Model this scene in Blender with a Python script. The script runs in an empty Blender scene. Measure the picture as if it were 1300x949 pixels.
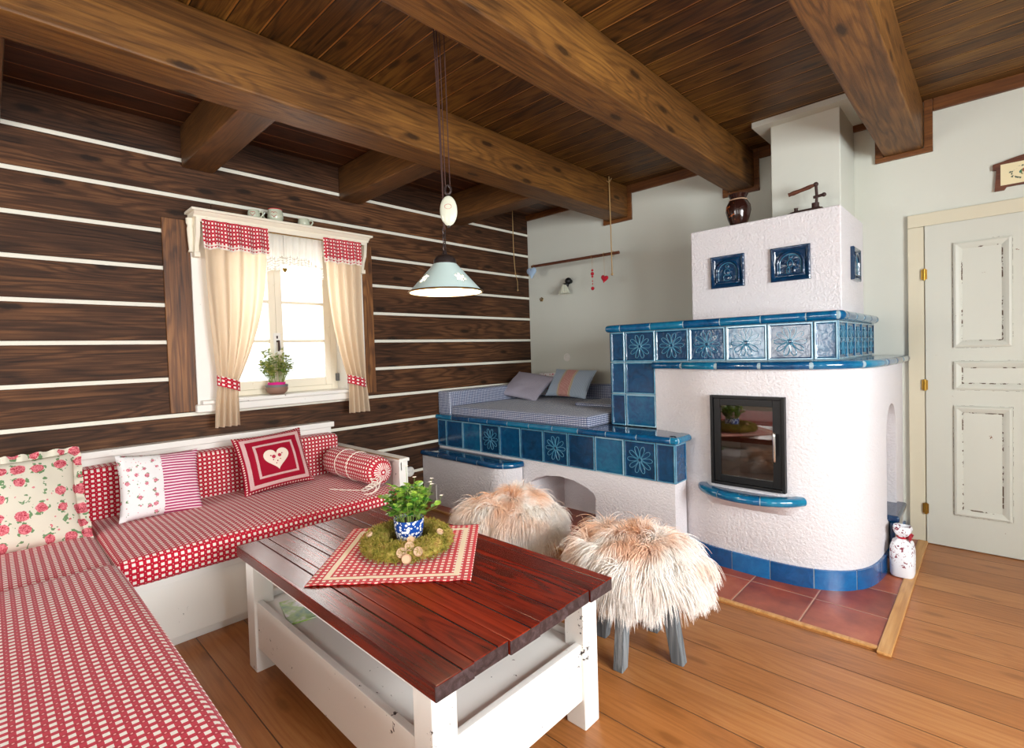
import bpy, bmesh, math, random
import numpy as np
from mathutils import Vector, Matrix, noise
random.seed(7); np.random.seed(7)
PI = math.pi
S = bpy.context.scene
COL = S.collection

# ------------------------------------------------------------------ camera
cam_d = bpy.data.cameras.new('camera'); cam = bpy.data.objects.new('camera', cam_d); COL.objects.link(cam)
yaw, pitch, roll = 0.763308568, -0.0277250229, -0.0307094932
f = Vector((-math.sin(yaw)*math.cos(pitch), math.cos(yaw)*math.cos(pitch), math.sin(pitch)))
r0 = Vector((math.cos(yaw), math.sin(yaw), 0)); u0 = r0.cross(f)
cr, sr = math.cos(roll), math.sin(roll)
rr = cr*r0 + sr*u0; uu = -sr*r0 + cr*u0
cam.matrix_world = Matrix(((rr.x, uu.x, -f.x, 3.5957), (rr.y, uu.y, -f.y, -4.0573), (rr.z, uu.z, -f.z, 1.2690), (0, 0, 0, 1)))
cam_d.sensor_width = 36; cam_d.lens = 640.27/1300*36; cam_d.shift_y = -9.54/1300; cam_d.clip_start = 0.02
S.camera = cam
# ------------------------------------------------------------------ world, lights, exposure
S.view_settings.view_transform = 'Standard'; S.view_settings.look = 'None'
S.view_settings.gamma = 1; S.view_settings.use_curve_mapping = False
S.view_settings.exposure = -0.25
W = bpy.data.worlds.new('sky'); S.world = W; W.use_nodes = True
W.node_tree.nodes['Background'].inputs[0].default_value = (0.95, 0.98, 1.0, 1)
W.node_tree.nodes['Background'].inputs[1].default_value = 2.6
def area(name, loc, rot, sx, sy, power, col=(1, 1, 1)):
    l = bpy.data.lights.new(name, 'AREA'); l.shape = 'RECTANGLE'; l.size = sx; l.size_y = sy; l.energy = power; l.color = col
    o = bpy.data.objects.new(name, l); COL.objects.link(o); o.location = loc; o.rotation_euler = rot
    return o
# daylight falling in through the windows of the room (log wall, right wall, back wall)
area('daylight_log_wall', (-0.55, -2.57, 1.75), (0, math.radians(-78), 0), 1.2, 1.2, 45, (1, 0.97, 0.92))
area('daylight_right_wall', (5.62, -2.9, 1.50), (0, math.radians(90), 0), 1.3, 1.7, 310, (0.93, 0.97, 1.0))
area('daylight_right_wall_2', (5.62, -4.95, 1.50), (0, math.radians(90), 0), 1.3, 1.3, 70, (1, 0.98, 0.95))
area('daylight_back_wall', (1.25, -6.42, 1.50), (math.radians(90), 0, 0), 1.5, 1.3, 70, (1, 0.98, 0.95))
area('daylight_back_wall_2', (3.8, -6.42, 1.50), (math.radians(90), 0, 0), 1.5, 1.3, 22, (1, 0.98, 0.95))

# ------------------------------------------------------------------ node helpers
def C(h):
    h = h.lstrip('#'); v = [int(h[i:i+2], 16)/255 for i in (0, 2, 4)]
    return tuple((c/12.92 if c <= 0.04045 else ((c+0.055)/1.055)**2.4) for c in v) + (1,)
class NT:
    def __init__(s, name, rough=0.5, spec=0.5, color=(.5, .5, .5, 1), **kw):
        s.m = bpy.data.materials.new(name); s.m.use_nodes = True; s.t = s.m.node_tree
        s.b = s.t.nodes['Principled BSDF']; s.out = s.t.nodes['Material Output']
        s.b.inputs['Roughness'].default_value = rough; s.b.inputs['Specular IOR Level'].default_value = spec
        s.b.inputs['Base Color'].default_value = color
        for k, v in kw.items(): s.b.inputs[k.replace('_', ' ')].default_value = v
    def set(s, sock, v):
        if isinstance(v, bpy.types.NodeSocket): s.t.links.new(v, sock)
        elif isinstance(v, tuple) and sock.type == 'VALUE': sock.default_value = v[0]
        else: sock.default_value = v
    def math(s, op, a, b=0.0, c=None):
        n = s.t.nodes.new('ShaderNodeMath'); n.operation = op
        s.set(n.inputs[0], a); s.set(n.inputs[1], b)
        if c is not None: s.set(n.inputs[2], c)
        return n.outputs[0]
    def coord(s, kind='Object'):
        return s.t.nodes.new('ShaderNodeTexCoord').outputs[kind]
    def uv(s):
        return s.t.nodes.new('ShaderNodeUVMap').outputs[0]
    def sep(s, v):
        n = s.t.nodes.new('ShaderNodeSeparateXYZ'); s.set(n.inputs[0], v); return n.outputs
    def comb(s, x=0., y=0., z=0.):
        n = s.t.nodes.new('ShaderNodeCombineXYZ')
        for i, v in enumerate((x, y, z)): s.set(n.inputs[i], v)
        return n.outputs[0]
    def map(s, v, scale=(1, 1, 1), loc=(0, 0, 0), rot=(0, 0, 0)):
        n = s.t.nodes.new('ShaderNodeMapping'); s.set(n.inputs[0], v)
        n.inputs['Scale'].default_value = scale; n.inputs['Location'].default_value = loc; n.inputs['Rotation'].default_value = rot
        return n.outputs[0]
    def noise(s, v, scale=5, detail=4, rough=0.5, dist=0.0, out=0):
        n = s.t.nodes.new('ShaderNodeTexNoise'); s.set(n.inputs['Vector'], v)
        n.inputs['Scale'].default_value = scale; n.inputs['Detail'].default_value = detail
        n.inputs['Roughness'].default_value = rough; n.inputs['Distortion'].default_value = dist
        return n.outputs[out]
    def white(s, v, out=0):
        n = s.t.nodes.new('ShaderNodeTexWhiteNoise'); n.noise_dimensions = '3D'; s.set(n.inputs['Vector'], v); return n.outputs[out]
    def voro(s, v, scale=5, rnd=1.0, feature='F1', out='Distance'):
        n = s.t.nodes.new('ShaderNodeTexVoronoi'); n.feature = feature; s.set(n.inputs['Vector'], v)
        n.inputs['Scale'].default_value = scale; n.inputs['Randomness'].default_value = rnd
        return n.outputs[out]
    def ramp(s, fac, stops):
        n = s.t.nodes.new('ShaderNodeValToRGB'); s.set(n.inputs[0], fac); e = n.color_ramp.elements
        while len(e) < len(stops): e.new(0.5)
        for el, (p, c) in zip(e, stops): el.position = p; el.color = c
        return n.outputs[0]
    def step(s, v, lo, hi):
        n = s.t.nodes.new('ShaderNodeMapRange'); s.set(n.inputs[0], v); n.inputs[1].default_value = lo; n.inputs[2].default_value = hi
        return n.outputs[0]
    def mix(s, fac, a, b, mode='MIX'):
        n = s.t.nodes.new('ShaderNodeMix'); n.data_type = 'RGBA'; n.blend_type = mode
        s.set(n.inputs[0], fac); s.set(n.inputs[6], a); s.set(n.inputs[7], b); return n.outputs[2]
    def bump(s, h, strength=0.3, dist=0.01):
        n = s.t.nodes.new('ShaderNodeBump'); s.set(n.inputs['Height'], h); n.inputs['Strength'].default_value = strength
        n.inputs['Distance'].default_value = dist; s.t.links.new(n.outputs[0], s.b.inputs['Normal']); return n.outputs[0]
    def col(s, v): s.set(s.b.inputs['Base Color'], v)
    def rgh(s, v): s.set(s.b.inputs['Roughness'], v)

# ------------------------------------------------------------------ materials
def wood(name, dark, mid, light, axis='X', board=None, across=0, off=0.0, rough=0.45, seam=None, seamw=0.006, spec=0.4, fine=1.0, bumps=0.35, contrast=1.0, knots=0.5):
    """stained timber: axis = grain direction; board = width of boards measured along coordinate `across`"""
    t = NT(name, rough=rough, spec=spec); co = t.coord()
    X = t.sep(co); ax = 'XYZ'.index(axis)
    rnd = 0.0
    if board:
        q = t.math('DIVIDE', t.math('SUBTRACT', X[across], off), board)
        idx = t.math('FLOOR', q); fr = t.math('FRACT', q)
        rnd = t.white(t.comb(idx, idx, 0.37))
        sh = t.math('MULTIPLY', rnd, 7.0)
        ins = [X[0], X[1], X[2]]; ins[ax] = t.math('ADD', X[ax], sh); ins[(ax+1) % 3] = t.math('ADD', ins[(ax+1) % 3], sh)
        v = t.comb(*ins)
    else: v = co
    sc = [9*fine]*3; sc[ax] = 0.75*fine
    Vs = t.sep(v); oth = [k_ for k_ in range(3) if k_ != ax]
    flat = oth if not board else [across]
    cross = Vs[flat[0]] if len(flat) == 1 else t.math('ADD', Vs[flat[0]], Vs[flat[1]])
    kv = t.t.nodes.new('ShaderNodeTexVoronoi'); kv.voronoi_dimensions = '2D'; kv.inputs['Scale'].default_value = 1.0
    t.set(kv.inputs['Vector'], t.comb(t.math('MULTIPLY', Vs[ax], 1.3), t.math('MULTIPLY', cross, 3.9), 0.0)); k = kv.outputs['Distance']
    k = t.math('ADD', k, t.math('MULTIPLY', t.math('SUBTRACT', t.noise(v, 30, 2), 0.5), 0.05))
    warp = t.noise(t.map(v, tuple(sc)), 0.55, 3, 0.5)
    if knots: warp = t.math('ADD', warp, t.math('MULTIPLY', t.math('SUBTRACT', 1.0, t.step(k, 0.0, 0.40)), 0.10))
    s2 = [85*fine]*3; s2[ax] = 2.2*fine
    g1 = t.noise(t.map(v, tuple(s2)), 1, 6, 0.68, 0.5)
    rings = t.math('SINE', t.math('MULTIPLY', warp, 110.0))
    rings = t.math('POWER', t.math('ADD', t.math('MULTIPLY', rings, 0.5), 0.5), 2.2)
    s3 = [4]*3; s3[ax] = 1.3
    big = t.noise(t.map(v, tuple(s3)), 1.0, 3, 0.55)
    val = t.math('ADD', t.math('MULTIPLY', g1, 0.62), t.math('MULTIPLY', t.math('SUBTRACT', 0.75, rings), 0.12))
    val = t.math('ADD', val, t.math('MULTIPLY', big, 0.50))
    val = t.math('ADD', t.math('MULTIPLY', t.math('SUBTRACT', val, 0.60), contrast), 0.5)
    if board: val = t.math('ADD', val, t.math('MULTIPLY', t.math('SUBTRACT', rnd, 0.5), 0.16))
    c = t.ramp(val, [(0.22, dark), (0.5, mid), (0.8, light)])
    if knots:
        halo = t.math('MULTIPLY', t.math('SUBTRACT', 1.0, t.step(k, 0.10, 0.26)), knots*0.5)
        c = t.mix(halo, c, mid); c = t.mix(t.math('MULTIPLY', t.math('SUBTRACT', 1.0, t.step(k, 0.04, 0.085)), min(1, knots*1.5)), c, dark)
    if board and seam:
        e = t.math('MINIMUM', fr, t.math('SUBTRACT', 1.0, fr))
        c = t.mix(t.math('GREATER_THAN', fr, 1-2*seamw/board), c, seam); c = t.mix(t.math('LESS_THAN', fr, 1.2*seamw/board), c, tuple(x*.4 for x in dark[:3])+(1,))
        h = t.math('ADD', t.math('MULTIPLY', t.step(e, 0, 2.2*seamw/board), 1.0), t.math('MULTIPLY', g1, 0.12))
        t.bump(h, 0.6, 0.006)
    else: t.bump(g1, bumps, 0.004)
    t.col(c); return t
M = {}
M['log'] = wood('stained_log', C('#1f130a'), C('#4a2f1d'), C('#865a37'), 'Y', 0.2229, 2, 2.5083-0.2229*20, rough=0.62, spec=0.25, contrast=1.25, knots=0.6).m
M['ceil_x'] = wood('ceiling_boards', C('#291908'), C('#5c3c17'), C('#896228'), 'X', 0.138, 1, 0.03, rough=0.5, spec=0.3, seam=C('#b8823c'), seamw=0.0034, contrast=1.3, knots=0.5).m
M['ceil_y'] = wood('ceiling_boards_dark', C('#200f07'), C('#4a2a14'), C('#70431f'), 'Y', 0.165, 0, 0.08, rough=0.5, seam=C('#a87040'), seamw=0.003, knots=0.4).m
M['beam_y'] = wood('beam_timber', C('#301e0e'), C('#66421e'), C('#93652d'), 'Y', rough=0.5, spec=0.3, contrast=1.15, knots=0.6).m
M['beam_x'] = wood('joist_timber', C('#2c1b0d'), C('#5a3a1c'), C('#86592c'), 'X', rough=0.45, contrast=0.9, knots=0.4).m
M['post'] = wood('window_post_timber', C('#3a2212'), C('#6e4524'), C('#a8733f'), 'Z', rough=0.5, contrast=1.3, knots=0.4).m
M['trimw'] = wood('trim_timber', C('#3a2010'), C('#6a3f1d'), C('#8f5b2a'), 'X', rough=0.45, knots=0.2).m
M['oak'] = wood('oak_floor', C('#855024'), C('#aa6c38'), C('#c48c54'), 'X', 0.205, 1, 0.05, rough=0.36, seam=C('#6b4320'), seamw=0.0012, spec=0.5, contrast=0.85, knots=0.45).m
M['oaktrim'] = wood('oak_strip', C('#a8723a'), C('#cc9658'), C('#e2b47a'), 'Y', rough=0.4, knots=0).m
M['tabletop'] = wood('varnished_tabletop', C('#240704'), C('#661606'), C('#962c10'), 'X', 0.1233, 1, -3.37, rough=0.27, spec=0.5, contrast=0.95, seam=C('#160806'), seamw=0.0016, fine=0.8, knots=0.3).m
M['tableend'] = wood('tabletop_edge', C('#181214'), C('#3c2f30'), C('#65565a'), 'X', rough=0.35, knots=0).m
M['stoolwood'] = wood('grey_stool_wood', C('#2a2c2e'), C('#666c70'), C('#aab0b2'), 'Z', rough=0.55, knots=0).m
M['dowel'] = wood('brown_rod', C('#3a2015'), C('#5e3320'), C('#7c4a30'), 'X', rough=0.5, knots=0).m
def plain(name, col, rough=0.5, spec=0.5, **kw): return NT(name, rough, spec, C(col), **kw).m
def plaster(name, col, bs=0.12, scale=60, vary=0.03):
    t = NT(name, 0.9, 0.2); co = t.coord(); n = t.noise(co, scale, 5, 0.6); b = t.noise(co, 1.7, 2)
    c = C(col); d = tuple(x*(1-vary*2) for x in c[:3])+(1,)
    t.col(t.mix(b, d, c)); t.bump(n, bs, 0.01); return t.m
M['wall'] = plaster('white_wall_plaster', '#d6d8cd', 0.08, 45)
M['stucco'] = plaster('stove_stucco', '#e7e3e5', 0.9, 70)
def painted(name, col, chip, amt=0.0):
    t = NT(name, 0.42, 0.4); co = t.coord()
    n = t.noise(co, 9, 5, 0.65); st = t.noise(t.map(co, (3, 3, 3)), 14, 4, 0.7)
    m = t.math('GREATER_THAN', t.math('MULTIPLY', n, st), 0.41-amt)
    c = t.mix(t.noise(co, 2.5, 3), C(col), tuple(x*0.94 for x in C(col)[:3])+(1,))
    t.col(t.mix(m, c, C(chip))); t.bump(n, 0.08, 0.004); return t.m
M['white'] = painted('white_painted_wood', '#f1efe8', '#4a4038', 0.0)
M['whitechip'] = painted('distressed_white_paint', '#f2f0ea', '#3b342e', 0.022)
M['cream'] = painted('cream_painted_wood', '#f2ead6', '#c9b893', 0.0)
M['doorp'] = painted('door_paint', '#cfd0c4', '#7a5238', -0.03)
M['dooredge'] = painted('worn_door_edge', '#cfd0c4', '#54402f', 0.14)
M['doorf'] = plain('door_frame_paint', '#d3ccb4', 0.5, 0.4)
M['caulk'] = plain('white_chinking', '#eceadb', 0.7, 0.3)
M['wornwood'] = plain('worn_edge_wood', '#a98460', 0.6)
# glazed tiles
def glaze(name, deep, mid, light, rough=0.13, bs=0.25):
    t = NT(name, rough, 0.6, Coat_Weight=0.4, Coat_Roughness=0.08); co = t.coord()
    n = t.noise(co, 16, 4, 0.6, 1.0); a = t.t.nodes.new('ShaderNodeAttribute'); a.attribute_name = 'tint'
    v = t.math('ADD', t.math('MULTIPLY', n, 0.55), t.math('MULTIPLY', a.outputs['Fac'], 0.45))
    t.col(t.ramp(v, [(0.25, deep), (0.5, mid), (0.78, light)]))
    t.bump(t.noise(co, 22, 3, 0.5, 1.2), bs, 0.006); return t.m
M['glaze'] = glaze('blue_tile_glaze', C('#012c4c'), C('#04466f'), C('#0c6a8c'), 0.13, 0.45)
M['glazedge'] = glaze('thin_glaze_edge', C('#3d7f9c'), C('#6f9fb4'), C('#a9c9d4'), 0.15, 0.1)
M['glazerim'] = glaze('blue_rim_glaze', C('#01335a'), C('#055584'), C('#137a9c'), 0.1, 0.15)
M['plinthglaze'] = glaze('plinth_glaze', C('#054a80'), C('#0a62a2'), C('#227fbc'), 0.15, 0.3)
M['grout'] = plain('tile_grout', '#93a9b2', 0.8)
def checker_tiles():
    t = NT('terracotta_tiles', 0.32, 0.5); X = t.sep(t.coord())
    fx = t.math('FRACT', t.math('DIVIDE', t.math('ADD', X[0], 0.35), 0.3)); fy = t.math('FRACT', t.math('DIVIDE', t.math('ADD', X[1], 1.57), 0.3))
    ex = t.math('MINIMUM', fx, t.math('SUBTRACT', 1.0, fx)); ey = t.math('MINIMUM', fy, t.math('SUBTRACT', 1.0, fy)); e = t.math('MINIMUM', ex, ey)
    cell = t.white(t.comb(t.math('FLOOR', t.math('DIVIDE', t.math('ADD', X[0], 0.35), 0.3)), t.math('FLOOR', t.math('DIVIDE', t.math('ADD', X[1], 1.57), 0.3)), 0.))
    n = t.noise(t.coord(), 7, 5, 0.6)
    v = t.math('ADD', t.math('MULTIPLY', n, 0.8), t.math('MULTIPLY', cell, 0.25))
    c = t.ramp(v, [(0.3, C('#7e3722')), (0.55, C('#a85236')), (0.8, C('#c07250'))])
    t.col(t.mix(t.math('LESS_THAN', e, 0.010), c, C('#c49a80'))); t.bump(t.step(e, 0, 0.03), 0.5, 0.004); return t.m
M['terra'] = checker_tiles()
def gingham(name, p, light, red, deep, dot=None, rough=0.9):
    t = NT(name, rough, 0.15); U = t.sep(t.uv())
    a = t.math('FRACT', t.math('DIVIDE', U[0], p)); b = t.math('FRACT', t.math('DIVIDE', U[1], p))
    wa = t.math('LESS_THAN', a, 0.5); wb = t.math('LESS_THAN', b, 0.5)
    both = t.math('MULTIPLY', wa, wb); non = t.math('MULTIPLY', t.math('SUBTRACT', 1., wa), t.math('SUBTRACT', 1., wb))
    c = t.mix(both, red, light); c = t.mix(non, c, deep)
    if dot:
        da = t.math('SUBTRACT', a, 0.75); db = t.math('SUBTRACT', b, 0.75)
        d = t.math('SQRT', t.math('ADD', t.math('MULTIPLY', da, da), t.math('MULTIPLY', db, db)))
        c = t.mix(t.math('LESS_THAN', d, 0.09), c, dot)
    t.col(c); t.bump(t.noise(t.uv(), 900, 2), 0.15, 0.002)
    t.b.inputs['Sheen Weight'].default_value = 0.15; return t
M['ging'] = gingham('red_gingham', 0.0245, C('#f0e9e0'), C('#c01c36'), C('#aa0c26'), C('#eaa8a4')).m
M['gingb'] = gingham('blue_gingham', 0.0135, C('#e2e5ec'), C('#5c6a8c'), C('#1e2a54')).m
M['gingr2'] = gingham('runner_gingham', 0.023, C('#f6efe2'), C('#e0404a'), C('#d01a2a')).m
def cloth_check():
    t = gingham('table_cloth_check', 0.023, C('#f2e8d8'), C('#cc2430'), C('#bb1222')); U = t.sep(t.coord())
    au = t.math('ABSOLUTE', U[0]); av = t.math('ABSOLUTE', U[1]); mx = t.math('MAXIMUM', au, av)
    band = t.math('MULTIPLY', t.math('GREATER_THAN', mx, 0.215), t.math('LESS_THAN', mx, 0.235))
    src = t.b.inputs['Base Color'].links[0].from_socket; t.col(t.mix(band, src, C('#f0ddc2'))); return t.m
M['cloth'] = cloth_check()
def fabric(name, col, bs=0.2, trans=0.0, vary=0.06):
    t = NT(name, 0.9, 0.15); n = t.noise(t.coord(), 300, 2)
    c = C(col); t.col(t.mix(t.noise(t.coord(), 6, 3), c, tuple(x*(1-vary) for x in c[:3])+(1,))); t.bump(n, bs, 0.001)
    t.b.inputs['Sheen Weight'].default_value = 0.2
    if trans:
        tr = t.t.nodes.new('ShaderNodeBsdfTranslucent'); tr.inputs[0].default_value = c
        mx = t.t.nodes.new('ShaderNodeMixShader'); mx.inputs[0].default_value = trans
        t.t.links.new(t.b.outputs[0], mx.inputs[1]); t.t.links.new(tr.outputs[0], mx.inputs[2]); t.t.links.new(mx.outputs[0], t.out.inputs[0])
    return t.m
M['linen'] = fabric('curtain_linen', '#ecd8bd', trans=0.5)
M['ribbon'] = fabric('white_ribbon', '#f2e6d8')
M['pinkback'] = fabric('red_back_cloth', '#a01832')
def lace():
    t = NT('sheer_lace', 0.9, 0.1, C('#fbfaf4')); U = t.sep(t.uv())
    v = t.voro(t.map(t.uv(), (60, 60, 60)), 1.0, 0.3); hole = t.math('MULTIPLY', t.math('GREATER_THAN', v, 0.45), t.math('LESS_THAN', U[1], 0.09))
    tr = t.t.nodes.new('ShaderNodeBsdfTransparent'); tl = t.t.nodes.new('ShaderNodeBsdfTranslucent'); tl.inputs[0].default_value = C('#fbfaf4')
    m1 = t.t.nodes.new('ShaderNodeMixShader'); m1.inputs[0].default_value = 0.5
    t.t.links.new(t.b.outputs[0], m1.inputs[1]); t.t.links.new(tl.outputs[0], m1.inputs[2])
    m2 = t.t.nodes.new('ShaderNodeMixShader'); t.set(m2.inputs[0], t.math('ADD', 0.22, t.math('MULTIPLY', hole, 0.5)))
    t.t.links.new(m1.outputs[0], m2.inputs[1]); t.t.links.new(tr.outputs[0], m2.inputs[2]); t.t.links.new(m2.outputs[0], t.out.inputs[0])
    return t.m
M['lace'] = lace()
def floral(name, base, scale, rose, rose2, size=0.30):
    t = NT(name, 0.9, 0.15); uv = t.uv(); w = t.map(uv, (1, 1, 1))
    d = t.voro(w, scale, 0.45); cel = t.voro(w, scale, 0.45, out='Color'); n = t.noise(w, scale*3.2, 3, 0.6)
    dd = t.math('ADD', d, t.math('MULTIPLY', t.math('SUBTRACT', n, 0.5), 0.22))
    isr = t.math('LESS_THAN', dd, size*0.72)
    leaf = t.math('MULTIPLY', t.math('LESS_THAN', dd, size), t.math('GREATER_THAN', t.noise(w, scale*2.6, 2), 0.56))
    swirl = t.ramp(t.noise(w, scale*6.5, 2, 0.5, 2.0), [(0.35, rose), (0.62, rose2)])
    c = t.mix(leaf, base, C('#6f9166')); c = t.mix(isr, c, swirl)
    d2 = t.voro(t.map(uv, (1, 1, 1), (3.3, 1.7, 0)), scale*1.9, 1.0)
    small = t.math('MULTIPLY', t.math('LESS_THAN', d2, 0.13), t.math('GREATER_THAN', dd, size*1.1)); c = t.mix(small, c, C('#d98a8f'))
    t.col(c); t.bump(t.noise(uv, 700, 2), 0.15, 0.001); return t.m
M['floral'] = floral('rose_print_cotton', C('#e0dac8'), 14, C('#b01c3a'), C('#ec9098'), 0.50)
M['floral2'] = floral('small_rose_print', C('#eceaea'), 25, C('#a8284e'), C('#ecaab4'), 0.36)
def stripes(name, ax, p, a, b, duty=0.5, jitter=None):
    t = NT(name, 0.9, 0.15); U = t.sep(t.uv()); fr = t.math('FRACT', t.math('DIVIDE', U[ax], p))
    t.col(t.mix(t.math('LESS_THAN', fr, duty), a, b)); t.bump(t.noise(t.uv(), 700, 2), 0.15, 0.001); return t
M['pinkstripe'] = stripes('pink_stripe_cotton', 1, 0.0155, C('#f6dfe4'), C('#b3376a'), 0.52).m
M['greystripe'] = stripes('grey_stripe_cotton', 0, 0.009, C('#b9b3bf'), C('#8f8b9c'), 0.5).m
M['greystripe_band'] = stripes('grey_band_cotton', 1, 0.03, C('#ece8ee'), C('#6d6a80'), 0.2).m
M['bluestripe'] = stripes('blue_grey_cotton', 0, 0.012, C('#b7c6d6'), C('#93a8bf'), 0.4).m
M['redband'] = stripes('red_band_stripes', 0, 0.011, C('#e8c8bc'), C('#b25a5e'), 0.5).m
M['tanband'] = fabric('tan_band', '#c7b89d')
def heartcloth():
    t = NT('heart_pillow_cloth', 0.85, 0.15); U = t.sep(t.uv())
    au = t.math('ABSOLUTE', U[0]); av = t.math('ABSOLUTE', U[1]); mx = t.math('MAXIMUM', au, av)
    p = 0.08; a = t.math('LESS_THAN', t.math('FRACT', t.math('DIVIDE', U[0], p)), 0.5); b = t.math('LESS_THAN', t.math('FRACT', t.math('DIVIDE', U[1], p)), 0.5)
    chk = t.mix(t.math('MULTIPLY', a, b), C('#96102a'), C('#e4ccc4'))
    red = C('#96102a'); lt = C('#dcc0bc')
    pk = t.mix(t.math('MULTIPLY', t.math('LESS_THAN', t.math('FRACT', t.math('DIVIDE', t.math('ADD', U[0], U[1]), 0.03)), 0.5), 0.5), lt, red)
    c = t.mix(t.math('GREATER_THAN', mx, 0.90), red, chk)
    def band(lo, hi, cc, c): return t.mix(t.math('MULTIPLY', t.math('GREATER_THAN', mx, lo), t.math('LESS_THAN', mx, hi)), c, cc)
    c = band(0.74, 0.86, pk, c); c = band(0.50, 0.57, pk, c); t.col(c); t.bump(t.noise(t.uv(), 300, 2), 0.1, 0.001); return t.m
M['heartcloth'] = heartcloth()
M['patch'] = fabric('heart_patch_cloth', '#ead9c8'); M['rosered'] = fabric('rose_red', '#b5304a')
M['heartred'] = fabric('red_felt', '#b01c2c'); M['heartblue'] = fabric('pale_blue_felt', '#a9c3dd')
M['cord'] = plain('jute_cord', '#b09060', 0.9); M['whitecord'] = plain('white_cord', '#f0e0d8', 0.9)
M['darkcord'] = plain('brown_cable', '#3a1f18', 0.7)
M['brass'] = plain('brass', '#a8843a', 0.3, Metallic=1.0); M['chrome'] = plain('chrome', '#d6d8da', 0.2, Metallic=1.0)
M['iron'] = plain('cast_iron', '#3a2420', 0.55, 0.4); M['black'] = plain('black_steel', '#0a0b0d', 0.45, 0.4)
M['darkmetal'] = plain('dark_bronze', '#3c3230', 0.4, 0.5, Metallic=0.6)
M['porcelain'] = plain('porcelain', '#cdcfbc', 0.15, 0.6); M['mint'] = plain('mint_porcelain', '#c6ccb6', 0.18, 0.6)
M['rimred'] = plain('red_glaze', '#c23a40', 0.2); M['plastic'] = plain('white_plastic', '#eceae4', 0.35)
M['shade'] = plain('lamp_enamel', '#bcd0cc', 0.3, 0.5); M['shadein'] = plain('lamp_inner_enamel', '#fbf4e4', 0.5)
M['vasebody'] = None
def vase():
    t = NT('brown_vase_glaze', 0.12, 0.6); n = t.noise(t.coord(), 22, 3, 0.5, 1.5); X = t.sep(t.coord())
    m = t.math('MULTIPLY', t.math('GREATER_THAN', n, 0.56), t.math('LESS_THAN', X[0], 0.0))
    m = t.math('MULTIPLY', m, t.math('LESS_THAN', t.math('ABSOLUTE', t.math('SUBTRACT', X[2], 0.09)), 0.055))
    t.col(t.mix(m, C('#2a1410'), C('#a4562a'))); return t.m
M['vasebody'] = vase()
def bluepot():
    t = NT('blue_white_porcelain', 0.15, 0.6); n = t.voro(t.map(t.coord(), (1, 1, 1)), 85, 1.0); k = t.noise(t.coord(), 70, 2)
    t.col(t.mix(t.math('GREATER_THAN', t.math('ADD', n, t.math('MULTIPLY', k, 0.3)), 0.62), C('#f4f5f8'), C('#1f4a9c'))); return t.m
M['bluepot'] = bluepot()
M['claypot'] = plain('clay_pot', '#8c6a5a', 0.6); M['greyrim'] = plain('grey_pot_rim', '#6f6f70', 0.6); M['pink'] = plain('magenta_sleeve', '#e61a8c', 0.5)
M['soil'] = plain('potting_soil', '#3a2a1c', 0.95)
def leafm(name, a, b, rough=0.35):
    t = NT(name, rough, 0.4); t.col(t.mix(t.white(t.map(t.t.nodes.new('ShaderNodeNewGeometry').outputs['Random Per Island'], (1, 1, 1))), a, b))
    g = t.t.nodes.new('ShaderNodeNewGeometry'); t.col(t.mix(g.outputs['Random Per Island'], a, b)); return t.m
M['leaf'] = leafm('green_leaves', C('#2c7a2a'), C('#a4c44a')); M['leaf2'] = leafm('yellow_green_leaves', C('#5c8a2a'), C('#d4cf7a'))
M['stem'] = plain('green_stem', '#7a9040', 0.6); M['petal'] = plain('white_petal', '#fbf3ee', 0.6)
def mossm():
    t = NT('moss', 0.95, 0.1); n = t.noise(t.coord(), 28, 4, 0.7)
    t.col(t.ramp(n, [(0.3, C('#5a5a24')), (0.46, C('#9c9440')), (0.6, C('#bca45c')), (0.72, C('#9a5f38'))])); t.bump(n, 1.0, 0.02); return t.m
M['moss'] = mossm(); M['bark'] = plain('bark_slice', '#caa98a', 0.8)
def furm():
    t = NT('sheepskin_wool', 0.65, 0.25); X = t.sep(t.coord())
    n = t.noise(t.coord(), 7, 3, 0.5)
    top = t.step(X[2], 0.30, 0.50)
    k = t.math('MULTIPLY', t.step(n, 0.42, 0.62), top)
    t.col(t.mix(k, C('#f7f1ea'), C('#e9b48c'))); t.b.inputs['Sheen Weight'].default_value = 0.3; return t.m
M['fur'] = furm()
def glass(name, tint=(1, 1, 1, 1), refl=0.06):
    t = NT(name); g = t.t.nodes.new('ShaderNodeBsdfGlossy'); g.inputs['Roughness'].default_value = 0.02
    tr = t.t.nodes.new('ShaderNodeBsdfTransparent'); tr.inputs[0].default_value = tint
    mx = t.t.nodes.new('ShaderNodeMixShader'); fr = t.t.nodes.new('ShaderNodeFresnel'); fr.inputs[0].default_value = 1.5
    t.set(mx.inputs[0], t.math('ADD', fr.outputs[0], refl-0.04)); t.t.links.new(tr.outputs[0], mx.inputs[1]); t.t.links.new(g.outputs[0], mx.inputs[2])
    t.t.links.new(mx.outputs[0], t.out.inputs[0]); return t.m
M['pane'] = glass('window_glass'); M['fireglass'] = glass('fire_glass', (0.75, 0.68, 0.62, 1), 0.18)
M['brick'] = plaster('fire_brick', '#a58a78', 0.5, 30, 0.2); M['ash'] = plaster('charred_wood', '#3a302a', 0.9, 40, 0.2)
t = NT('lamp_bulb', 0.3); t.b.inputs['Emission Color'].default_value = (1, 0.8, 0.5, 1); t.b.inputs['Emission Strength'].default_value = 14; M['bulb'] = t.m
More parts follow.
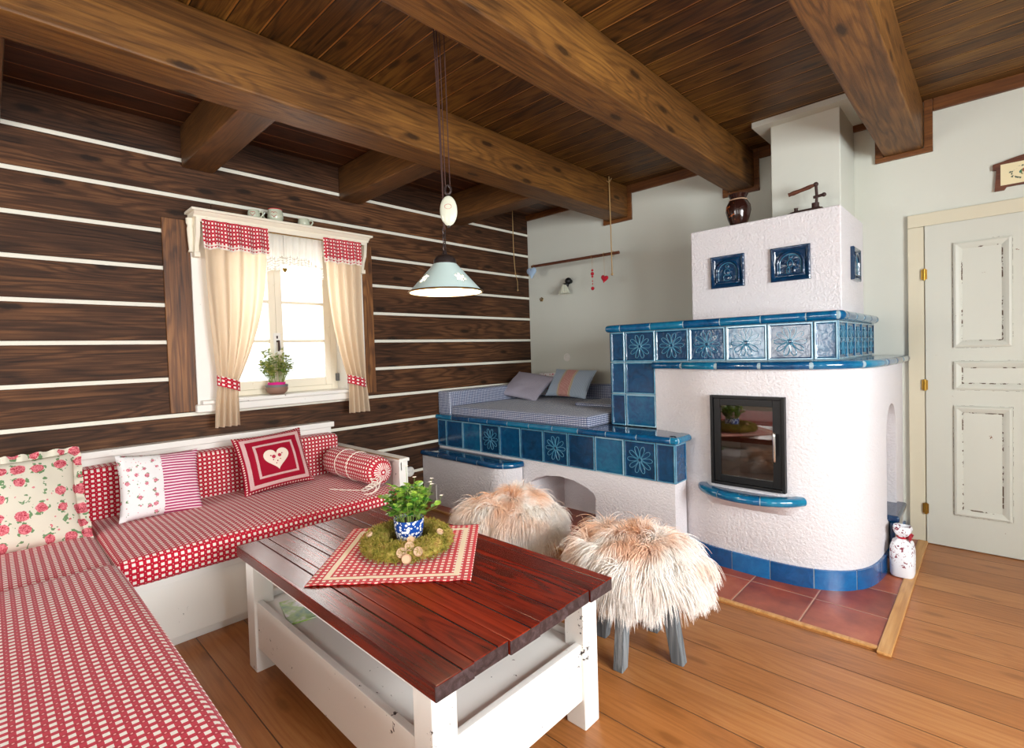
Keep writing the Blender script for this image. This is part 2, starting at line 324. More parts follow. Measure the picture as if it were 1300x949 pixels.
def plaquem():
    t = NT('plaque_print', 0.4); X = t.sep(t.uv()); n = t.noise(t.map(t.uv(), (1, 1, 1)), 30, 3, 0.6)
    e = t.math('SQRT', t.math('ADD', t.math('POWER', t.math('DIVIDE', X[0], 0.09), 2.0), t.math('POWER', t.math('DIVIDE', X[1], 0.035), 2.0)))
    cols = t.ramp(t.math('FRACT', t.math('MULTIPLY', X[0], 22.0)), [(0.0, C('#b8432e')), (0.34, C('#2c5aa0')), (0.67, C('#3c7a4a')), (1.0, C('#b8432e'))])
    m = t.math('MULTIPLY', t.math('LESS_THAN', e, 0.75), t.math('GREATER_THAN', n, 0.42))
    ring = t.math('MULTIPLY', t.math('MULTIPLY', t.math('GREATER_THAN', e, 1.05), t.math('LESS_THAN', e, 1.25)), t.math('GREATER_THAN', n, 0.5))
    t.col(t.mix(ring, t.mix(m, C('#e9ddb4'), cols), C('#4a5a4a'))); return t.m
M['plaque'] = plaquem()
def bagm():
    t = NT('printed_paper_bag', 0.6, 0.3); X = t.sep(t.coord()); n = t.noise(t.coord(), 55, 3, 0.6, 1.0)
    m = t.math('MULTIPLY', t.math('GREATER_THAN', n, 0.6), t.math('GREATER_THAN', X[2], 0.055))
    d = t.voro(t.coord(), 45, 0.6); dots = t.math('MULTIPLY', t.math('LESS_THAN', d, 0.22), t.math('GREATER_THAN', X[2], 0.145))
    c = t.mix(m, C('#eef0f4'), C('#8a3a4a')); t.col(t.mix(dots, c, C('#7a2440'))); return t.m
M['bag'] = bagm()
def magm():
    t = NT('magazine_cover', 0.3); n = t.noise(t.uv(), 9, 3, 0.6); X = t.sep(t.uv())
    c = t.ramp(n, [(0.4, C('#f6f7f2')), (0.5, C('#9cc653')), (0.62, C('#3f8a3a'))]); t.col(c); return t.m
M['mag'] = magm()

# ------------------------------------------------------------------ geometry helpers
def wpos(p):
    v = Vector((0, 0, 0))
    while p is not None: v += p.location; p = p.parent
    return v
def out(name, bm, mat, parent=None, smooth=True, local=False, kind=None, angle=40):
    me = bpy.data.meshes.new(name); bmesh.ops.recalc_face_normals(bm, faces=bm.faces)
    if parent is not None and not local: bmesh.ops.translate(bm, verts=bm.verts, vec=-wpos(parent))
    bm.to_mesh(me); bm.free()
    mats = mat if isinstance(mat, (list, tuple)) else [mat]
    for m in mats: me.materials.append(M[m] if isinstance(m, str) else m)
    if smooth:
        me.shade_smooth(); me.set_sharp_from_angle(angle=math.radians(angle))
    o = bpy.data.objects.new(name, me); COL.objects.link(o)
    if parent is not None: o.parent = parent
    if kind: o['kind'] = kind
    if smooth and angle <= 50:
        wnm = o.modifiers.new('wn', 'WEIGHTED_NORMAL'); wnm.keep_sharp = True; wnm.weight = 80
    if 'UVMap' not in me.uv_layers: boxuv(me, wpos(o) if not local else Vector())
    return o
def boxuv(me, off=Vector()):
    uv = me.uv_layers.new(name='UVMap'); n = len(me.loops)
    co = np.empty(len(me.vertices)*3); me.vertices.foreach_get('co', co); co = co.reshape(-1, 3) + np.array(off)
    li = np.empty(n, int); me.loops.foreach_get('vertex_index', li)
    fn = np.empty(len(me.polygons)*3); me.polygons.foreach_get('normal', fn); fn = np.abs(fn.reshape(-1, 3))
    lt = np.empty(len(me.polygons), int); me.polygons.foreach_get('loop_total', lt)
    ax = np.repeat(fn.argmax(1), lt); P = co[li]
    a = np.where(ax == 0, 1, 0); b = np.where(ax == 2, 1, 2)
    u = P[np.arange(n), a]; v = P[np.arange(n), b]
    uv.data.foreach_set('uv', np.stack([u, v], 1).ravel())
def thing(name, label, cat, loc=(0, 0, 0), group=None, kind=None, rot=None):
    o = bpy.data.objects.new(name, None); COL.objects.link(o); o.location = loc; o.empty_display_size = 0.05
    if rot is not None: o.rotation_euler = rot
    if label: o['label'] = label
    if cat: o['category'] = cat
    if group: o['group'] = group
    if kind: o['kind'] = kind
    return o
def tag(o, label, cat, group=None):
    o['label'] = label; o['category'] = cat
    if group: o['group'] = group
    return o
def base(o, p):
    """move a single-mesh thing's origin to p without moving its geometry"""
    o.data.transform(Matrix.Translation(-Vector(p))); o.location = p; return o
def BM(): return bmesh.new()
def box(bm, x0, x1, y0, y1, z0, z1, bev=0.0, seg=2, mi=0):
    r = bmesh.ops.create_cube(bm, size=1); vs = r['verts']
    for v in vs: v.co = Vector((x0+(v.co.x+.5)*(x1-x0), y0+(v.co.y+.5)*(y1-y0), z0+(v.co.z+.5)*(z1-z0)))
    fs = set(fc for v in vs for fc in v.link_faces)
    for fc in fs: fc.material_index = mi
    if bev: bmesh.ops.bevel(bm, geom=list({e for v in vs for e in v.link_edges}), offset=bev, segments=seg, affect='EDGES', profile=0.5)
    return vs
def prism(bm, pts, z0, z1, bev=0.0, seg=3, axis='Z', mi=0):
    """extrude polygon pts; axis Z: (x,y); axis Y: pts (x,z) from y=z0..z1 ; axis X: pts (y,z)"""
    def mk(p, w): return {'Z': (p[0], p[1], w), 'Y': (p[0], w, p[1]), 'X': (w, p[0], p[1])}[axis]
    a = [bm.verts.new(mk(p, z0)) for p in pts]; b = [bm.verts.new(mk(p, z1)) for p in pts]; n = len(pts)
    fs = [bm.faces.new(a[::-1]), bm.faces.new(b)] + [bm.faces.new((a[i], a[(i+1) % n], b[(i+1) % n], b[i])) for i in range(n)]
    for fc in fs: fc.material_index = mi
    if bev:
        es = list(fs[0].edges)+list(fs[1].edges)
        bmesh.ops.bevel(bm, geom=es, offset=bev, segments=seg, affect='EDGES', profile=0.5)
    return fs
def lathe(bm, prof, c=(0, 0, 0), seg=32, mi=0, a0=0, a1=2*PI, cap=False):
    c = Vector(c); rows = []; full = abs(a1-a0-2*PI) < 1e-6; n = seg if full else seg+1
    for r, z in prof:
        rows.append([bm.verts.new(c+Vector((r*math.cos(a0+(a1-a0)*i/seg), r*math.sin(a0+(a1-a0)*i/seg), z))) for i in range(n)] if r > 1e-5 else [bm.verts.new(c+Vector((0, 0, z)))])
    for A, B in zip(rows[:-1], rows[1:]):
        m = max(len(A), len(B)); k = m if full else m-1
        for i in range(k):
            j = (i+1) % m
            if len(A) == 1 and len(B) == 1: continue
            q = [A[0], B[j], B[i]] if len(A) == 1 else ([A[i], A[j], B[0]] if len(B) == 1 else [A[i], A[j], B[j], B[i]])
            fc = bm.faces.new(q); fc.material_index = mi
def frame_at(d):
    d = d.normalized(); a = Vector((0, 0, 1)) if abs(d.z) < 0.9 else Vector((1, 0, 0))
    x = a.cross(d).normalized(); return x, d.cross(x)
def tube(bm, pts, r, seg=8, closed=False, mi=0, cap=True):
    pts = [Vector(p) for p in pts]; n = len(pts); rings = []; x = None
    for i, p in enumerate(pts):
        d = (pts[(i+1) % n]-pts[i-1]) if closed else (pts[min(i+1, n-1)]-pts[max(i-1, 0)])
        d = d.normalized() if d.length > 1e-9 else Vector((0, 0, 1))
        if x is None: x, y = frame_at(d)
        else:
            x = (x-d*x.dot(d)); x = x.normalized() if x.length > 1e-6 else frame_at(d)[0]; y = d.cross(x)
        rad = r[i] if isinstance(r, (list, tuple)) else r
        rings.append([bm.verts.new(p+x*rad*math.cos(2*PI*k/seg)+y*rad*math.sin(2*PI*k/seg)) for k in range(seg)])
    for i in range(n if closed else n-1):
        A, B = rings[i], rings[(i+1) % n]
        for k in range(seg):
            fc = bm.faces.new((A[k], A[(k+1) % seg], B[(k+1) % seg], B[k])); fc.material_index = mi
    if cap and not closed:
        for rg in (rings[0][::-1], rings[-1]):
            fc = bm.faces.new(rg); fc.material_index = mi
def ball(bm, c, r, sx=1, sy=1, sz=1, seg=12, mi=0):
    q = bmesh.ops.create_uvsphere(bm, u_segments=seg, v_segments=max(6, seg*2//3), radius=r)
    for v in q['verts']: v.co = Vector((v.co.x*sx, v.co.y*sy, v.co.z*sz))+Vector(c)
    for fc in {fc for v in q['verts'] for fc in v.link_faces}: fc.material_index = mi
    return q['verts']
def cut(o, cutter_bm):
    me = bpy.data.meshes.new('cutter'); bmesh.ops.recalc_face_normals(cutter_bm, faces=cutter_bm.faces); cutter_bm.to_mesh(me); cutter_bm.free()
    c = bpy.data.objects.new('cutter', me); COL.objects.link(c); c.location = wpos(o.parent) if o.parent else (0, 0, 0)
    if o.parent: me.transform(Matrix.Translation(-wpos(o.parent)))
    md = o.modifiers.new('b', 'BOOLEAN'); md.operation = 'DIFFERENCE'; md.object = c; md.solver = 'EXACT'
    bpy.context.view_layer.update(); dg = bpy.context.evaluated_depsgraph_get()
    new = bpy.data.meshes.new_from_object(o.evaluated_get(dg)); o.modifiers.clear()
    old = o.data; o.data = new; new.name = old.name; bpy.data.meshes.remove(old)
    bpy.data.objects.remove(c); bpy.data.meshes.remove(me)
    b_ = BM(); b_.from_mesh(new)
    for fc in b_.faces: fc.smooth = True
    for e in b_.edges: e.smooth = len(e.link_faces) == 2 and e.calc_face_angle(0) < math.radians(28)
    bmesh.ops.triangulate(b_, faces=[fc for fc in b_.faces if len(fc.verts) > 4]); b_.to_mesh(new); b_.free()
    if 'custom_normal' in new.attributes: new.attributes.remove(new.attributes['custom_normal'])
    return o
def dup(root, loc=None, label=None, group=None, rotz=None):
    r = root.copy(); COL.objects.link(r)
    if loc is not None: r.location = loc
    if rotz is not None: r.rotation_euler = (0, 0, rotz)
    if label: r['label'] = label
    if group: r['group'] = group
    for ch in list(root.children):
        c = ch.copy(); COL.objects.link(c); c.parent = r
        for g in ch.children:
            d = g.copy(); COL.objects.link(d); d.parent = c
    return r
def offset_path(pts, d):
    """offset open polyline (x,y) to its right by d"""
    o = []
    for i, p in enumerate(pts):
        a = Vector(pts[max(i-1, 0)]); b = Vector(pts[min(i+1, len(pts)-1)]); t_ = (b-a).normalized(); nrm = Vector((t_.y, -t_.x))
        k = 1.0
        if 0 < i < len(pts)-1:
            t1 = (Vector(p)-a).normalized(); k = 1/max(0.5, Vector((t1.y, -t1.x)).dot(nrm))
        o.append((p[0]+nrm.x*d*k, p[1]+nrm.y*d*k))
    return o
def resample(pts, step):
    P = [Vector(p) for p in pts]; o = [P[0]]
    for a, b in zip(P[:-1], P[1:]):
        n = max(1, int(round((b-a).length/step)))
        for i in range(1, n+1): o.append(a.lerp(b, i/n))
    return [tuple(p) for p in o]
def smoothp(pts, it=2):
    for _ in range(it):
        q = [pts[0]]
        for a, b in zip(pts[:-1], pts[1:]): q += [(a[0]*.75+b[0]*.25, a[1]*.75+b[1]*.25), (a[0]*.25+b[0]*.75, a[1]*.25+b[1]*.75)]
        q.append(pts[-1]); pts = q
    return pts
def sweep(bm, path, prof, z, seglen=0.2, gap=0.004, mi=0, tint=None, step=0.02, start=None):
    """profile [(out, up)] closed, swept along (x,y) path, cut into glazed lengths with joints between"""
    P = [Vector(p) for p in resample(path, step)]; L = [0]
    for a, b in zip(P[:-1], P[1:]): L.append(L[-1]+(b-a).length)
    tot = L[-1]
    def at(s):
        s = min(max(s, 0), tot)
        for i in range(len(L)-1):
            if L[i+1] >= s-1e-9: 
                k = (s-L[i])/max(L[i+1]-L[i], 1e-9); return P[i].lerp(P[i+1], k)
        return P[-1]
    s = 0.0; first = start if start else seglen
    while s < tot-0.01:
        e = min(tot, s+first); first = seglen
        if tot-e < 0.04: e = tot
        n = max(2, int((e-s)/step)+1); rings = []; tv = random.random()
        for i in range(n+1):
            q = s+gap/2+(e-s-gap)*i/n; p = at(q); d = (at(q+0.012)-at(q-0.012)).normalized(); nr = Vector((d.y, -d.x))
            sc = 1.0 if 0 < i < n else 0.9
            rings.append([bm.verts.new((p.x+nr.x*a*(1 if a < 0 else sc), p.y+nr.y*a*(1 if a < 0 else sc), z+b)) for a, b in prof])
        m = len(prof)
        for A, B in zip(rings[:-1], rings[1:]):
            for k in range(m):
                fc = bm.faces.new((A[k], A[(k+1) % m], B[(k+1) % m], B[k])); fc.material_index = mi
                if tint: fc[tint] = tv
        for rg in (rings[0][::-1], rings[-1]): bm.faces.new(rg).material_index = mi
        s = e
NOSE = lambda t_, ov, inn: [(-inn, 0), (ov-t_/2, 0)] + [(ov-t_/2+t_/2*math.sin(a), t_/2-t_/2*math.cos(a)) for a in [PI*i/8 for i in range(1, 8)]] + [(ov-t_/2, t_), (-inn, t_)]
def bm_tint():
    bm = BM(); return bm, bm.faces.layers.float.new('tint')
def flower(bm, c, U, V, N, R, layer, tv):
    c = Vector(c)
    for k in range(10):
        a = 2*PI*k/10; d = U*math.cos(a)+V*math.sin(a); s = d.cross(N)
        pts = []
        for j in range(12):
            th = 2*PI*j/12; x = 0.58+0.40*math.cos(th); w = 0.15*math.sin(th)*(0.45+0.55*(x-0.18)/0.8)
            pts.append(c+d*R*x+s*R*w*1.3+N*0.003)
        tube(bm, pts, 0.0022, 5, closed=True, mi=1)
        q = [bm.verts.new(p-N*0.0015) for p in pts]; fc = bm.faces.new(q); fc.material_index = 0; fc[layer] = tv
        mid = bm.verts.new(c+d*R*0.62+N*0.005)
    for rad, mi in ((0.15, 1), (0.09, 0)):
        tube(bm, [c+(U*math.cos(t_)+V*math.sin(t_))*R*rad+N*0.003 for t_ in [2*PI*i/14 for i in range(14)]], 0.003, 5, closed=True, mi=mi)
def tile(bm, layer, o, U, V, N, w, h, flow=False, relief=0):
    """one glazed tile; o = lower left corner on the wall plane"""
    o = Vector(o); tv = random.random(); g = 0.0028; T = 0.012
    def ring(ins, dep): return [bm.verts.new(o+U*a+V*b+N*dep) for a, b in ((ins, ins), (w-ins, ins), (w-ins, h-ins), (ins, h-ins))]
    R = [ring(g, 0), ring(g, T-0.002), ring(g+0.0018, T), ring(g+0.008, T), ring(g+0.014, T-0.005)]
    mats = [0, 1, 1, 0]
    for i in range(4):
        for k in range(4):
            fc = bm.faces.new((R[i][k], R[i][(k+1) % 4], R[i+1][(k+1) % 4], R[i+1][k])); fc.material_index = mats[i]; fc[layer] = tv
    fc = bm.faces.new(R[4]); fc[layer] = tv; fc.material_index = 0
    c = o+U*w/2+V*h/2+N*(T-0.005)
    if flow:
        flower(bm, c, U, V, N, min(w, h)*0.40, layer, tv)
    if False:
        rs = random.Random(relief)
        for _ in range(9):
            a0 = rs.uniform(0, 2*PI); rad = rs.uniform(0.010, 0.028); cc = c+U*rs.uniform(-.3, .3)*w*0.8+V*rs.uniform(-.3, .3)*h*0.8
            tube(bm, [cc+(U*math.cos(a0+i*.5)+V*math.sin(a0+i*.5))*rad*(1-i*0.08) for i in range(8)], [0.001]+[0.004]*6+[0.001], 5, mi=0)
def hair(name, P, Rd, mat, parent):
    """P: (n, k, 3) strand points, Rd: (k,) radii"""
    n, k, _ = P.shape; hc = bpy.data.hair_curves.new(name); hc.add_curves([k]*n)
    hc.position_data.foreach_set('vector', P.astype(np.float32).ravel())
    hc.points.foreach_set('radius', np.tile(np.array(Rd, np.float32), n)); hc.materials.append(M[mat])
    o = bpy.data.objects.new(name, hc); COL.objects.link(o)
    if parent is not None: o.parent = parent
    return o

# ================================================================== SETTING
CZ = 2.73; YB = -6.2; XR = 5.4
bm = BM(); box(bm, -0.4, XR+0.4, YB-0.4, 0.25, -0.1, 0.0); out('floor', bm, 'oak', kind='structure')
# log wall with window opening
Z0, SP = 2.5083, 0.2229; WY0, WY1, WZ0, WZ1 = -3.02, -2.13, 0.965, 2.13
lw = thing('wall_left', None, None, kind='structure')
bm = BM(); ch = BM()
for k in range(-1, 12):
    zt = Z0-k*SP-0.011 if k >= 0 else CZ; zt = min(zt, CZ)
    zb = Z0-(k+1)*SP+0.011; zb = max(zb, 0)
    if zt-zb < 0.02: continue
    spans = [(YB, 0.1)]
    if zb < WZ1 and zt > WZ0:
        spans = [(YB, WY0), (WY1, 0.1)]
        if zt > WZ1+0.02: box(bm, -0.24, 0, WY0, WY1, WZ1, zt, 0.006)
        if zb < WZ0-0.02: box(bm, -0.24, 0, WY0, WY1, zb, WZ0, 0.006)
    for a, b in spans: box(bm, -0.24, 0.0, a, b, zb, zt, 0.007)
for k in range(0, 11):
    z = Z0-k*SP
    if z < 0.02: continue
    for a, b in ([(YB, WY0), (WY1, 0.1)] if WZ0 < z < WZ1 else [(YB, 0.1)]): box(ch, -0.2, -0.001, a, b, z-0.0125, z+0.0125, 0.006, 2)
out('log', bm, 'log', lw); out('chinking', ch, 'caulk', lw)
# white wall
bm = BM(); box(bm, 0.0, XR, 0.0, 0.25, 0, CZ); out('wall_back', bm, 'wall', kind='structure')
# unseen walls with window openings
def wall_open(name, fixed, a0, a1, ops, axis):
    bm = BM(); segs = sorted(ops); cur = a0
    def bx(p, q, z0, z1):
        if axis == 'X': box(bm, fixed, fixed+0.25, p, q, z0, z1)
        else: box(bm, p, q, fixed-0.25, fixed, z0, z1)
    for (p, q, z0, z1) in segs:
        bx(cur, p, 0, CZ); bx(p, q, 0, z0); bx(p, q, z1, CZ); cur = q
    bx(cur, a1, 0, CZ); out(name, bm, 'wall', kind='structure')
ROPS = [(-5.6, -4.3, 0.9, 2.1), (-3.7, -2.1, 0.9, 2.1)]; BOPS = [(0.5, 2.0, 0.9, 2.1), (3.0, 4.5, 0.9, 2.1)]
wall_open('wall_right', XR, YB-0.25, 0.25, ROPS, 'X'); wall_open('wall_front', YB, -0.24, XR, BOPS, 'Y')
wn = 2
for (p, q, z0, z1) in ROPS+BOPS:
    fx = (p, q, z0, z1) in ROPS; bm = BM(); m = (p+q)/2
    for (a, b, c, d) in ((p, p+.06, z0, z1), (q-.06, q, z0, z1), (m-.05, m+.05, z0, z1), (p, q, z0, z0+.07), (p, q, z1-.07, z1), (p, q, (z0+z1)/2-.015, (z0+z1)/2+.015)):
        if fx: box(bm, XR+.1, XR+.15, a, b, c, d, 0.004)
        else: box(bm, a, b, YB-.15, YB-.1, c, d, 0.004)
    out('window_%d' % wn, bm, 'white', kind='structure'); wn += 1
# ceiling
bm = BM(); box(bm, 1.1, XR+.25, YB-.25, 0.25, CZ, CZ+0.1); out('ceiling', bm, 'ceil_x', kind='structure')
bm = BM(); box(bm, -0.24, 1.1, YB-.25, 0.25, CZ-0.02, CZ+0.1); out('ceiling_1', bm, 'ceil_y', kind='structure')
# beams
def beam(x0, x1, z0, label, grp='long ceiling beams'):
    bm = BM(); box(bm, x0, x1, YB, -0.001, z0, CZ, 0.014, 2)
    for e in list(bm.edges):
        pass
    bmesh.ops.subdivide_edges(bm, edges=[e for e in bm.edges if e.calc_length() > 3], cuts=60)
    for v in bm.verts:
        if YB+.1 < v.co.y < -0.1:
            v.co += Vector((noise.noise(v.co*1.3+Vector((x0, 0, 0)))*0.008, 0, noise.noise(v.co*1.1+Vector((9, x0, 0)))*0.007 if v.co.z < CZ-.05 else 0))
    o = out('ceiling_beam', bm, 'beam_y'); base(o, ((x0+x1)/2, -3, z0)); return tag(o, label, 'beam', grp)
beam(1.01, 1.225, 2.452, 'long brown ceiling beam nearest the log wall, carrying the short joists')
beam(2.115, 2.30, 2.452, 'long brown ceiling beam in the middle, ending above the brown vase')
beam(3.085, 3.285, 2.445, 'long brown ceiling beam on the right, ending between chimney and door')
for i, (yc, nm) in enumerate(((-4.04, 'short dark joist at the left edge of the room above the log wall'), (-3.08, 'short brown joist above the left end of the window shelf'), (-2.05, 'short brown joist above the right end of the window shelf'), (-1.0, 'short brown joist nearest the white wall corner'))):
    bm = BM(); box(bm, 0.001, 1.012, yc-0.095, yc+0.085, 2.462, CZ-.021, 0.014)
    o = out('ceiling_joist', bm, 'beam_x'); base(o, (0.5, yc, 2.462)); tag(o, nm, 'beam', 'short joists between log wall and beam')
# collars round the beam ends and the trim under the boards
bm = BM()
cur = 0.0
for i, (a, b, zb) in enumerate(((0.967, 1.262, 2.422), (2.066, 2.335, 2.422), (3.042, 3.33, 2.415))):
    for (p, q, c, d) in ((a, a+.042, zb+.0305, CZ), (b-.042, b, zb+.0305, CZ), (a, b, zb, zb+.03)): box(bm, p, q, -0.024, -0.002, c, d, 0.003)
    box(bm, cur+.002, a-.002, -0.024, -0.002, 2.655, CZ, 0.003); cur = b
box(bm, cur+.002, XR, -0.024, -0.002, 2.655, CZ, 0.003)
out('trim_1', bm, 'trimw', kind='structure')
# timber posts each side of the window
bm = BM(); box(bm, 0.002, 0.018, -3.295, -3.152, 0.965, 2.14, 0.004); out('trim_2', bm, 'post', kind='structure')
bm = BM(); box(bm, 0.002, 0.018, -1.985, -1.895, 0.985, 2.14, 0.004); out('trim_3', bm, 'post', kind='structure')
# baseboard on white wall right part
bm = BM(); box(bm, 4.25, XR, -0.018, -0.001, 0, 0.07, 0.003); out('baseboard_back', bm, 'oaktrim', kind='structure')

# ---- window 1
w1 = thing('window_1', None, None, (0, -2.575, 0.965), kind='structure')
bm = BM()
for (y0, y1, z0, z1) in ((-3.152, -3.02, .965, 2.14), (-2.13, -1.99, .985, 2.14), (-3.02, -2.13, 2.05, 2.14)): box(bm, 0.002, 0.028, y0, y1, z0, z1, 0.004)
for (y0, y1) in ((-3.02, -3.005), (-2.145, -2.13)): box(bm, -0.2, 0.02, y0, y1, 0.99, 2.06, 0.002)
box(bm, -0.2, 0.02, -3.005, -2.145, 2.045, 2.06)
out('casing', bm, 'white', w1)
bm = BM(); box(bm, -0.2, 0.085, -3.14, -2.03, 1.005, 1.03, 0.008); box(bm, 0.004, 0.06, -3.165, -2.05, 0.955, 1.006, 0.01, 3); out('window_sill', bm, 'white', w1)
bm = BM()
for (y0, y1, z0, z1) in ((-3.005, -2.955, 1.03, 2.045), (-2.195, -2.145, 1.03, 2.045), (-2.955, -2.195, 1.03, 1.065), (-2.955, -2.195, 2.01, 2.045)): box(bm, -0.19, -0.13, y0, y1, z0, z1, 0.004)
out('window_frame', bm, 'cream', w1)
for (a, b) in ((-2.955, -2.60), (-2.60, -2.195)):
    bm = BM()
    for (y0, y1, z0, z1) in ((a, a+.048, 1.065, 2.01), (b-.048, b, 1.065, 2.01), (a+.048, b-.048, 1.065, 1.125), (a+.048, b-.048, 1.955, 2.01), (a+.048, b-.048, 1.392, 1.412), (a+.048, b-.048, 1.672, 1.692)): box(bm, -0.175, -0.125, y0, y1, z0, z1, 0.005)
    s = out('sash', bm, 'cream', w1)
    bm = BM(); box(bm, -0.152, -0.148, a+.045, b-.045, 1.12, 1.96); out('pane', bm, 'pane', s)
bm = BM(); box(bm, -0.124, -0.119, -2.625, -2.575, 1.31, 1.46, 0.002, mi=0)
tube(bm, [(-0.12, -2.60, 1.40), (-0.09, -2.60, 1.40)], 0.008, 8, mi=1); tube(bm, [(-0.09, -2.60, 1.40), (-0.088, -2.60, 1.34), (-0.092, -2.605, 1.33)], [0.007, 0.009, 0.005], 8, mi=1)
box(bm, -0.119, -0.116, -2.605, -2.595, 1.42, 1.44, mi=1)
out('window_handle', bm, ['plastic', 'iron'], w1)
bm = BM(); box(bm, -0.13, -0.10, -2.165, -2.146, 1.09, 1.15, 0.003); out('hinge', bm, 'greyrim', w1)

# ---- door 1
d1 = thing('door_1', None, None, (3.74, 0, 0), kind='structure')
bm = BM()
box(bm, 3.205, 3.285, -0.03, -0.001, 0, 1.9655, 0.004); box(bm, 4.155, 4.235, -0.03, -0.001, 0, 1.9655, 0.004); box(bm, 3.205, 4.235, -0.03, -0.001, 1.966, 2.045, 0.004)
box(bm, 3.285, 3.292, -0.02, -0.001, 0, 1.965); out('door_frame', bm, 'doorf', d1)
DX0, DX1 = 3.289, 4.152
bm = BM(); box(bm, DX0, DX1, -0.038, -0.002, 0.004, 1.965, 0.003)
leaf = out('door_leaf', bm, 'doorp', d1)
def panel(x0, x1, z0, z1):
    bm = BM(); w = 0.042
    def ring(i, y): return [bm.verts.new(p) for p in ((x0+i, y, z0+i), (x1-i, y, z0+i), (x1-i, y, z1-i), (x0+i, y, z1-i))]
    R = [ring(0, -0.037), ring(0.002, -0.052), ring(0.012, -0.056), ring(0.026, -0.050), ring(0.036, -0.044), ring(0.042, -0.040)]
    R = [ring(-0.004, -0.0385)]+R
    for ri, (A, B) in enumerate(zip(R[:-1], R[1:])):
        for k in range(4): bm.faces.new((A[k], A[(k+1) % 4], B[(k+1) % 4], B[k])).material_index = 1 if ri in (0, 5) else 0
    bm.faces.new(R[-1]); out('door_panel', bm, ['doorp', 'dooredge'], leaf, smooth=False)
for a, b in ((3.42, 3.67), (3.77, 4.02)):
    panel(a, b, 1.217, 1.84); panel(a, b, 0.208, 0.868)
panel(3.42, 4.02, 0.965, 1.135)
for z in (0.22, 0.99, 1.67):
    bm = BM(); tube(bm, [(3.286, -0.043, z-.035), (3.286, -0.043, z+.035)], 0.0075, 10); box(bm, 3.27, 3.30, -0.041, -0.036, z-.03, z+.03); out('hinge', bm, 'brass', d1)
bm = BM(); box(bm, 4.075, 4.115, -0.046, -0.037, 0.92, 1.14, 0.002); tube(bm, [(4.095, -.04, 1.06), (4.095, -.085, 1.06), (3.99, -.088, 1.06)], 0.009, 10); out('door_handle', bm, 'iron', d1)

# ---- hearth floor
bm = BM(); box(bm, 0.0, 3.245, -1.55, -0.001, 0.0, 0.008); out('floor_1', bm, 'terra', kind='structure')
bm = BM(); box(bm, 3.245, 3.295, -1.60, -0.032, 0.0, 0.014, 0.005); box(bm, 0.0, 3.245, -1.575, -1.55, 0.0, 0.012, 0.004); out('trim_4', bm, 'oaktrim', kind='structure')

# ================================================================== STOVE
X_, Y_, Z_ = Vector((1, 0, 0)), Vector((0, 1, 0)), Vector((0, 0, 1))
st = thing('tiled_stove', 'tall white stucco tiled stove with blue glazed tile frieze and glass fire door', 'stove', (2.55, -0.6, 0))
BODY = [(2.0, -1.042), (2.12, -1.07), (2.25, -1.12), (2.38, -1.165), (2.55, -1.178), (2.75, -1.178), (2.90, -1.158), (3.02, -1.10), (3.10, -1.01), (3.14, -0.90), (3.158, -0.75), (3.168, -0.45), (3.17, -0.002)]
BODY = [BODY[0]]+smoothp(BODY, 2)[1:]
bm = BM(); prism(bm, BODY+[(2.0, -0.002)], 0.008, 1.135)
body = out('firebox_body', bm, 'stucco', st, angle=55)
c = BM(); box(c, 2.445, 2.785, -1.5, -0.82, 0.515, 0.965); cut(body, c)
c = BM(); arch = [(-0.62+0, 0.27), (-0.30, 0.27), (-0.30, 0.76)]+[(-0.46+0.16*math.cos(a), 0.76+0.15*math.sin(a)) for a in [PI*i/10 for i in range(1, 10)]]+[(-0.62, 0.76)]
prism(c, arch, 2.88, 3.4, axis='X'); cut(body, c)
bm = BM()
for (x0, x1, y0, y1, z0, z1) in ((2.447, 2.455, -1.16, -.83, .517, .963), (2.775, 2.783, -1.16, -.83, .517, .963), (2.447, 2.783, -.84, -.83, .517, .963), (2.447, 2.783, -1.16, -.83, .517, .53), (2.447, 2.783, -1.16, -.83, .955, .963)): box(bm, x0, x1, y0, y1, z0, z1)
out('firebrick_lining', bm, 'brick', st)
bm = BM()
for a, b, r in (((2.50, -0.95, .565), (2.72, -0.93, .57), .035), ((2.52, -1.02, .56), (2.74, -1.0, .565), .03), ((2.55, -.98, .615), (2.70, -.92, .62), .03)): tube(bm, [a, b], r, 10)
out('charred_log', bm, 'ash', st)
# plinth, rims, tiles
bm, tl = bm_tint(); RECT = [(0, 0), (0.014, 0), (0.014, 0.1), (0.0, 0.1)]
sweep(bm, BODY[6:], RECT, 0.008, 0.2, 0.005, tint=tl); sweep(bm, BODY[6:], [(0, 0), (0.010, 0), (0.010, 0.098), (0, 0.098)], 0.008, 9, 0, mi=1)
out('plinth_tile', bm, ['plinthglaze', 'grout'], st, angle=50)
def rim(name, path, z, t_, ov, parent, seglen=0.22, start=None, inn=0.02):
    bm, tl = bm_tint(); sweep(bm, path, NOSE(t_, ov, inn), z, seglen, 0.005, tint=tl, start=start)
    k = 0.003; core = [(a-(k if a > 0 else 0), min(max(b, k), t_-k)) for a, b in NOSE(t_, ov, inn)]
    sweep(bm, path, core, z, 9, 0.0, mi=1); return out(name, bm, ['glazerim', 'grout'], parent, angle=50)
rim('ledge_rim', BODY, 1.135, 0.043, 0.045, st, 0.23, start=0.25, inn=0.5)
bm = BM(); prism(bm, [(2.02, -1.0), (2.9, -1.1), (3.12, -0.8), (3.15, -0.01), (2.02, -.01)], 1.137, 1.17); out('ledge_fill', bm, 'grout', st)
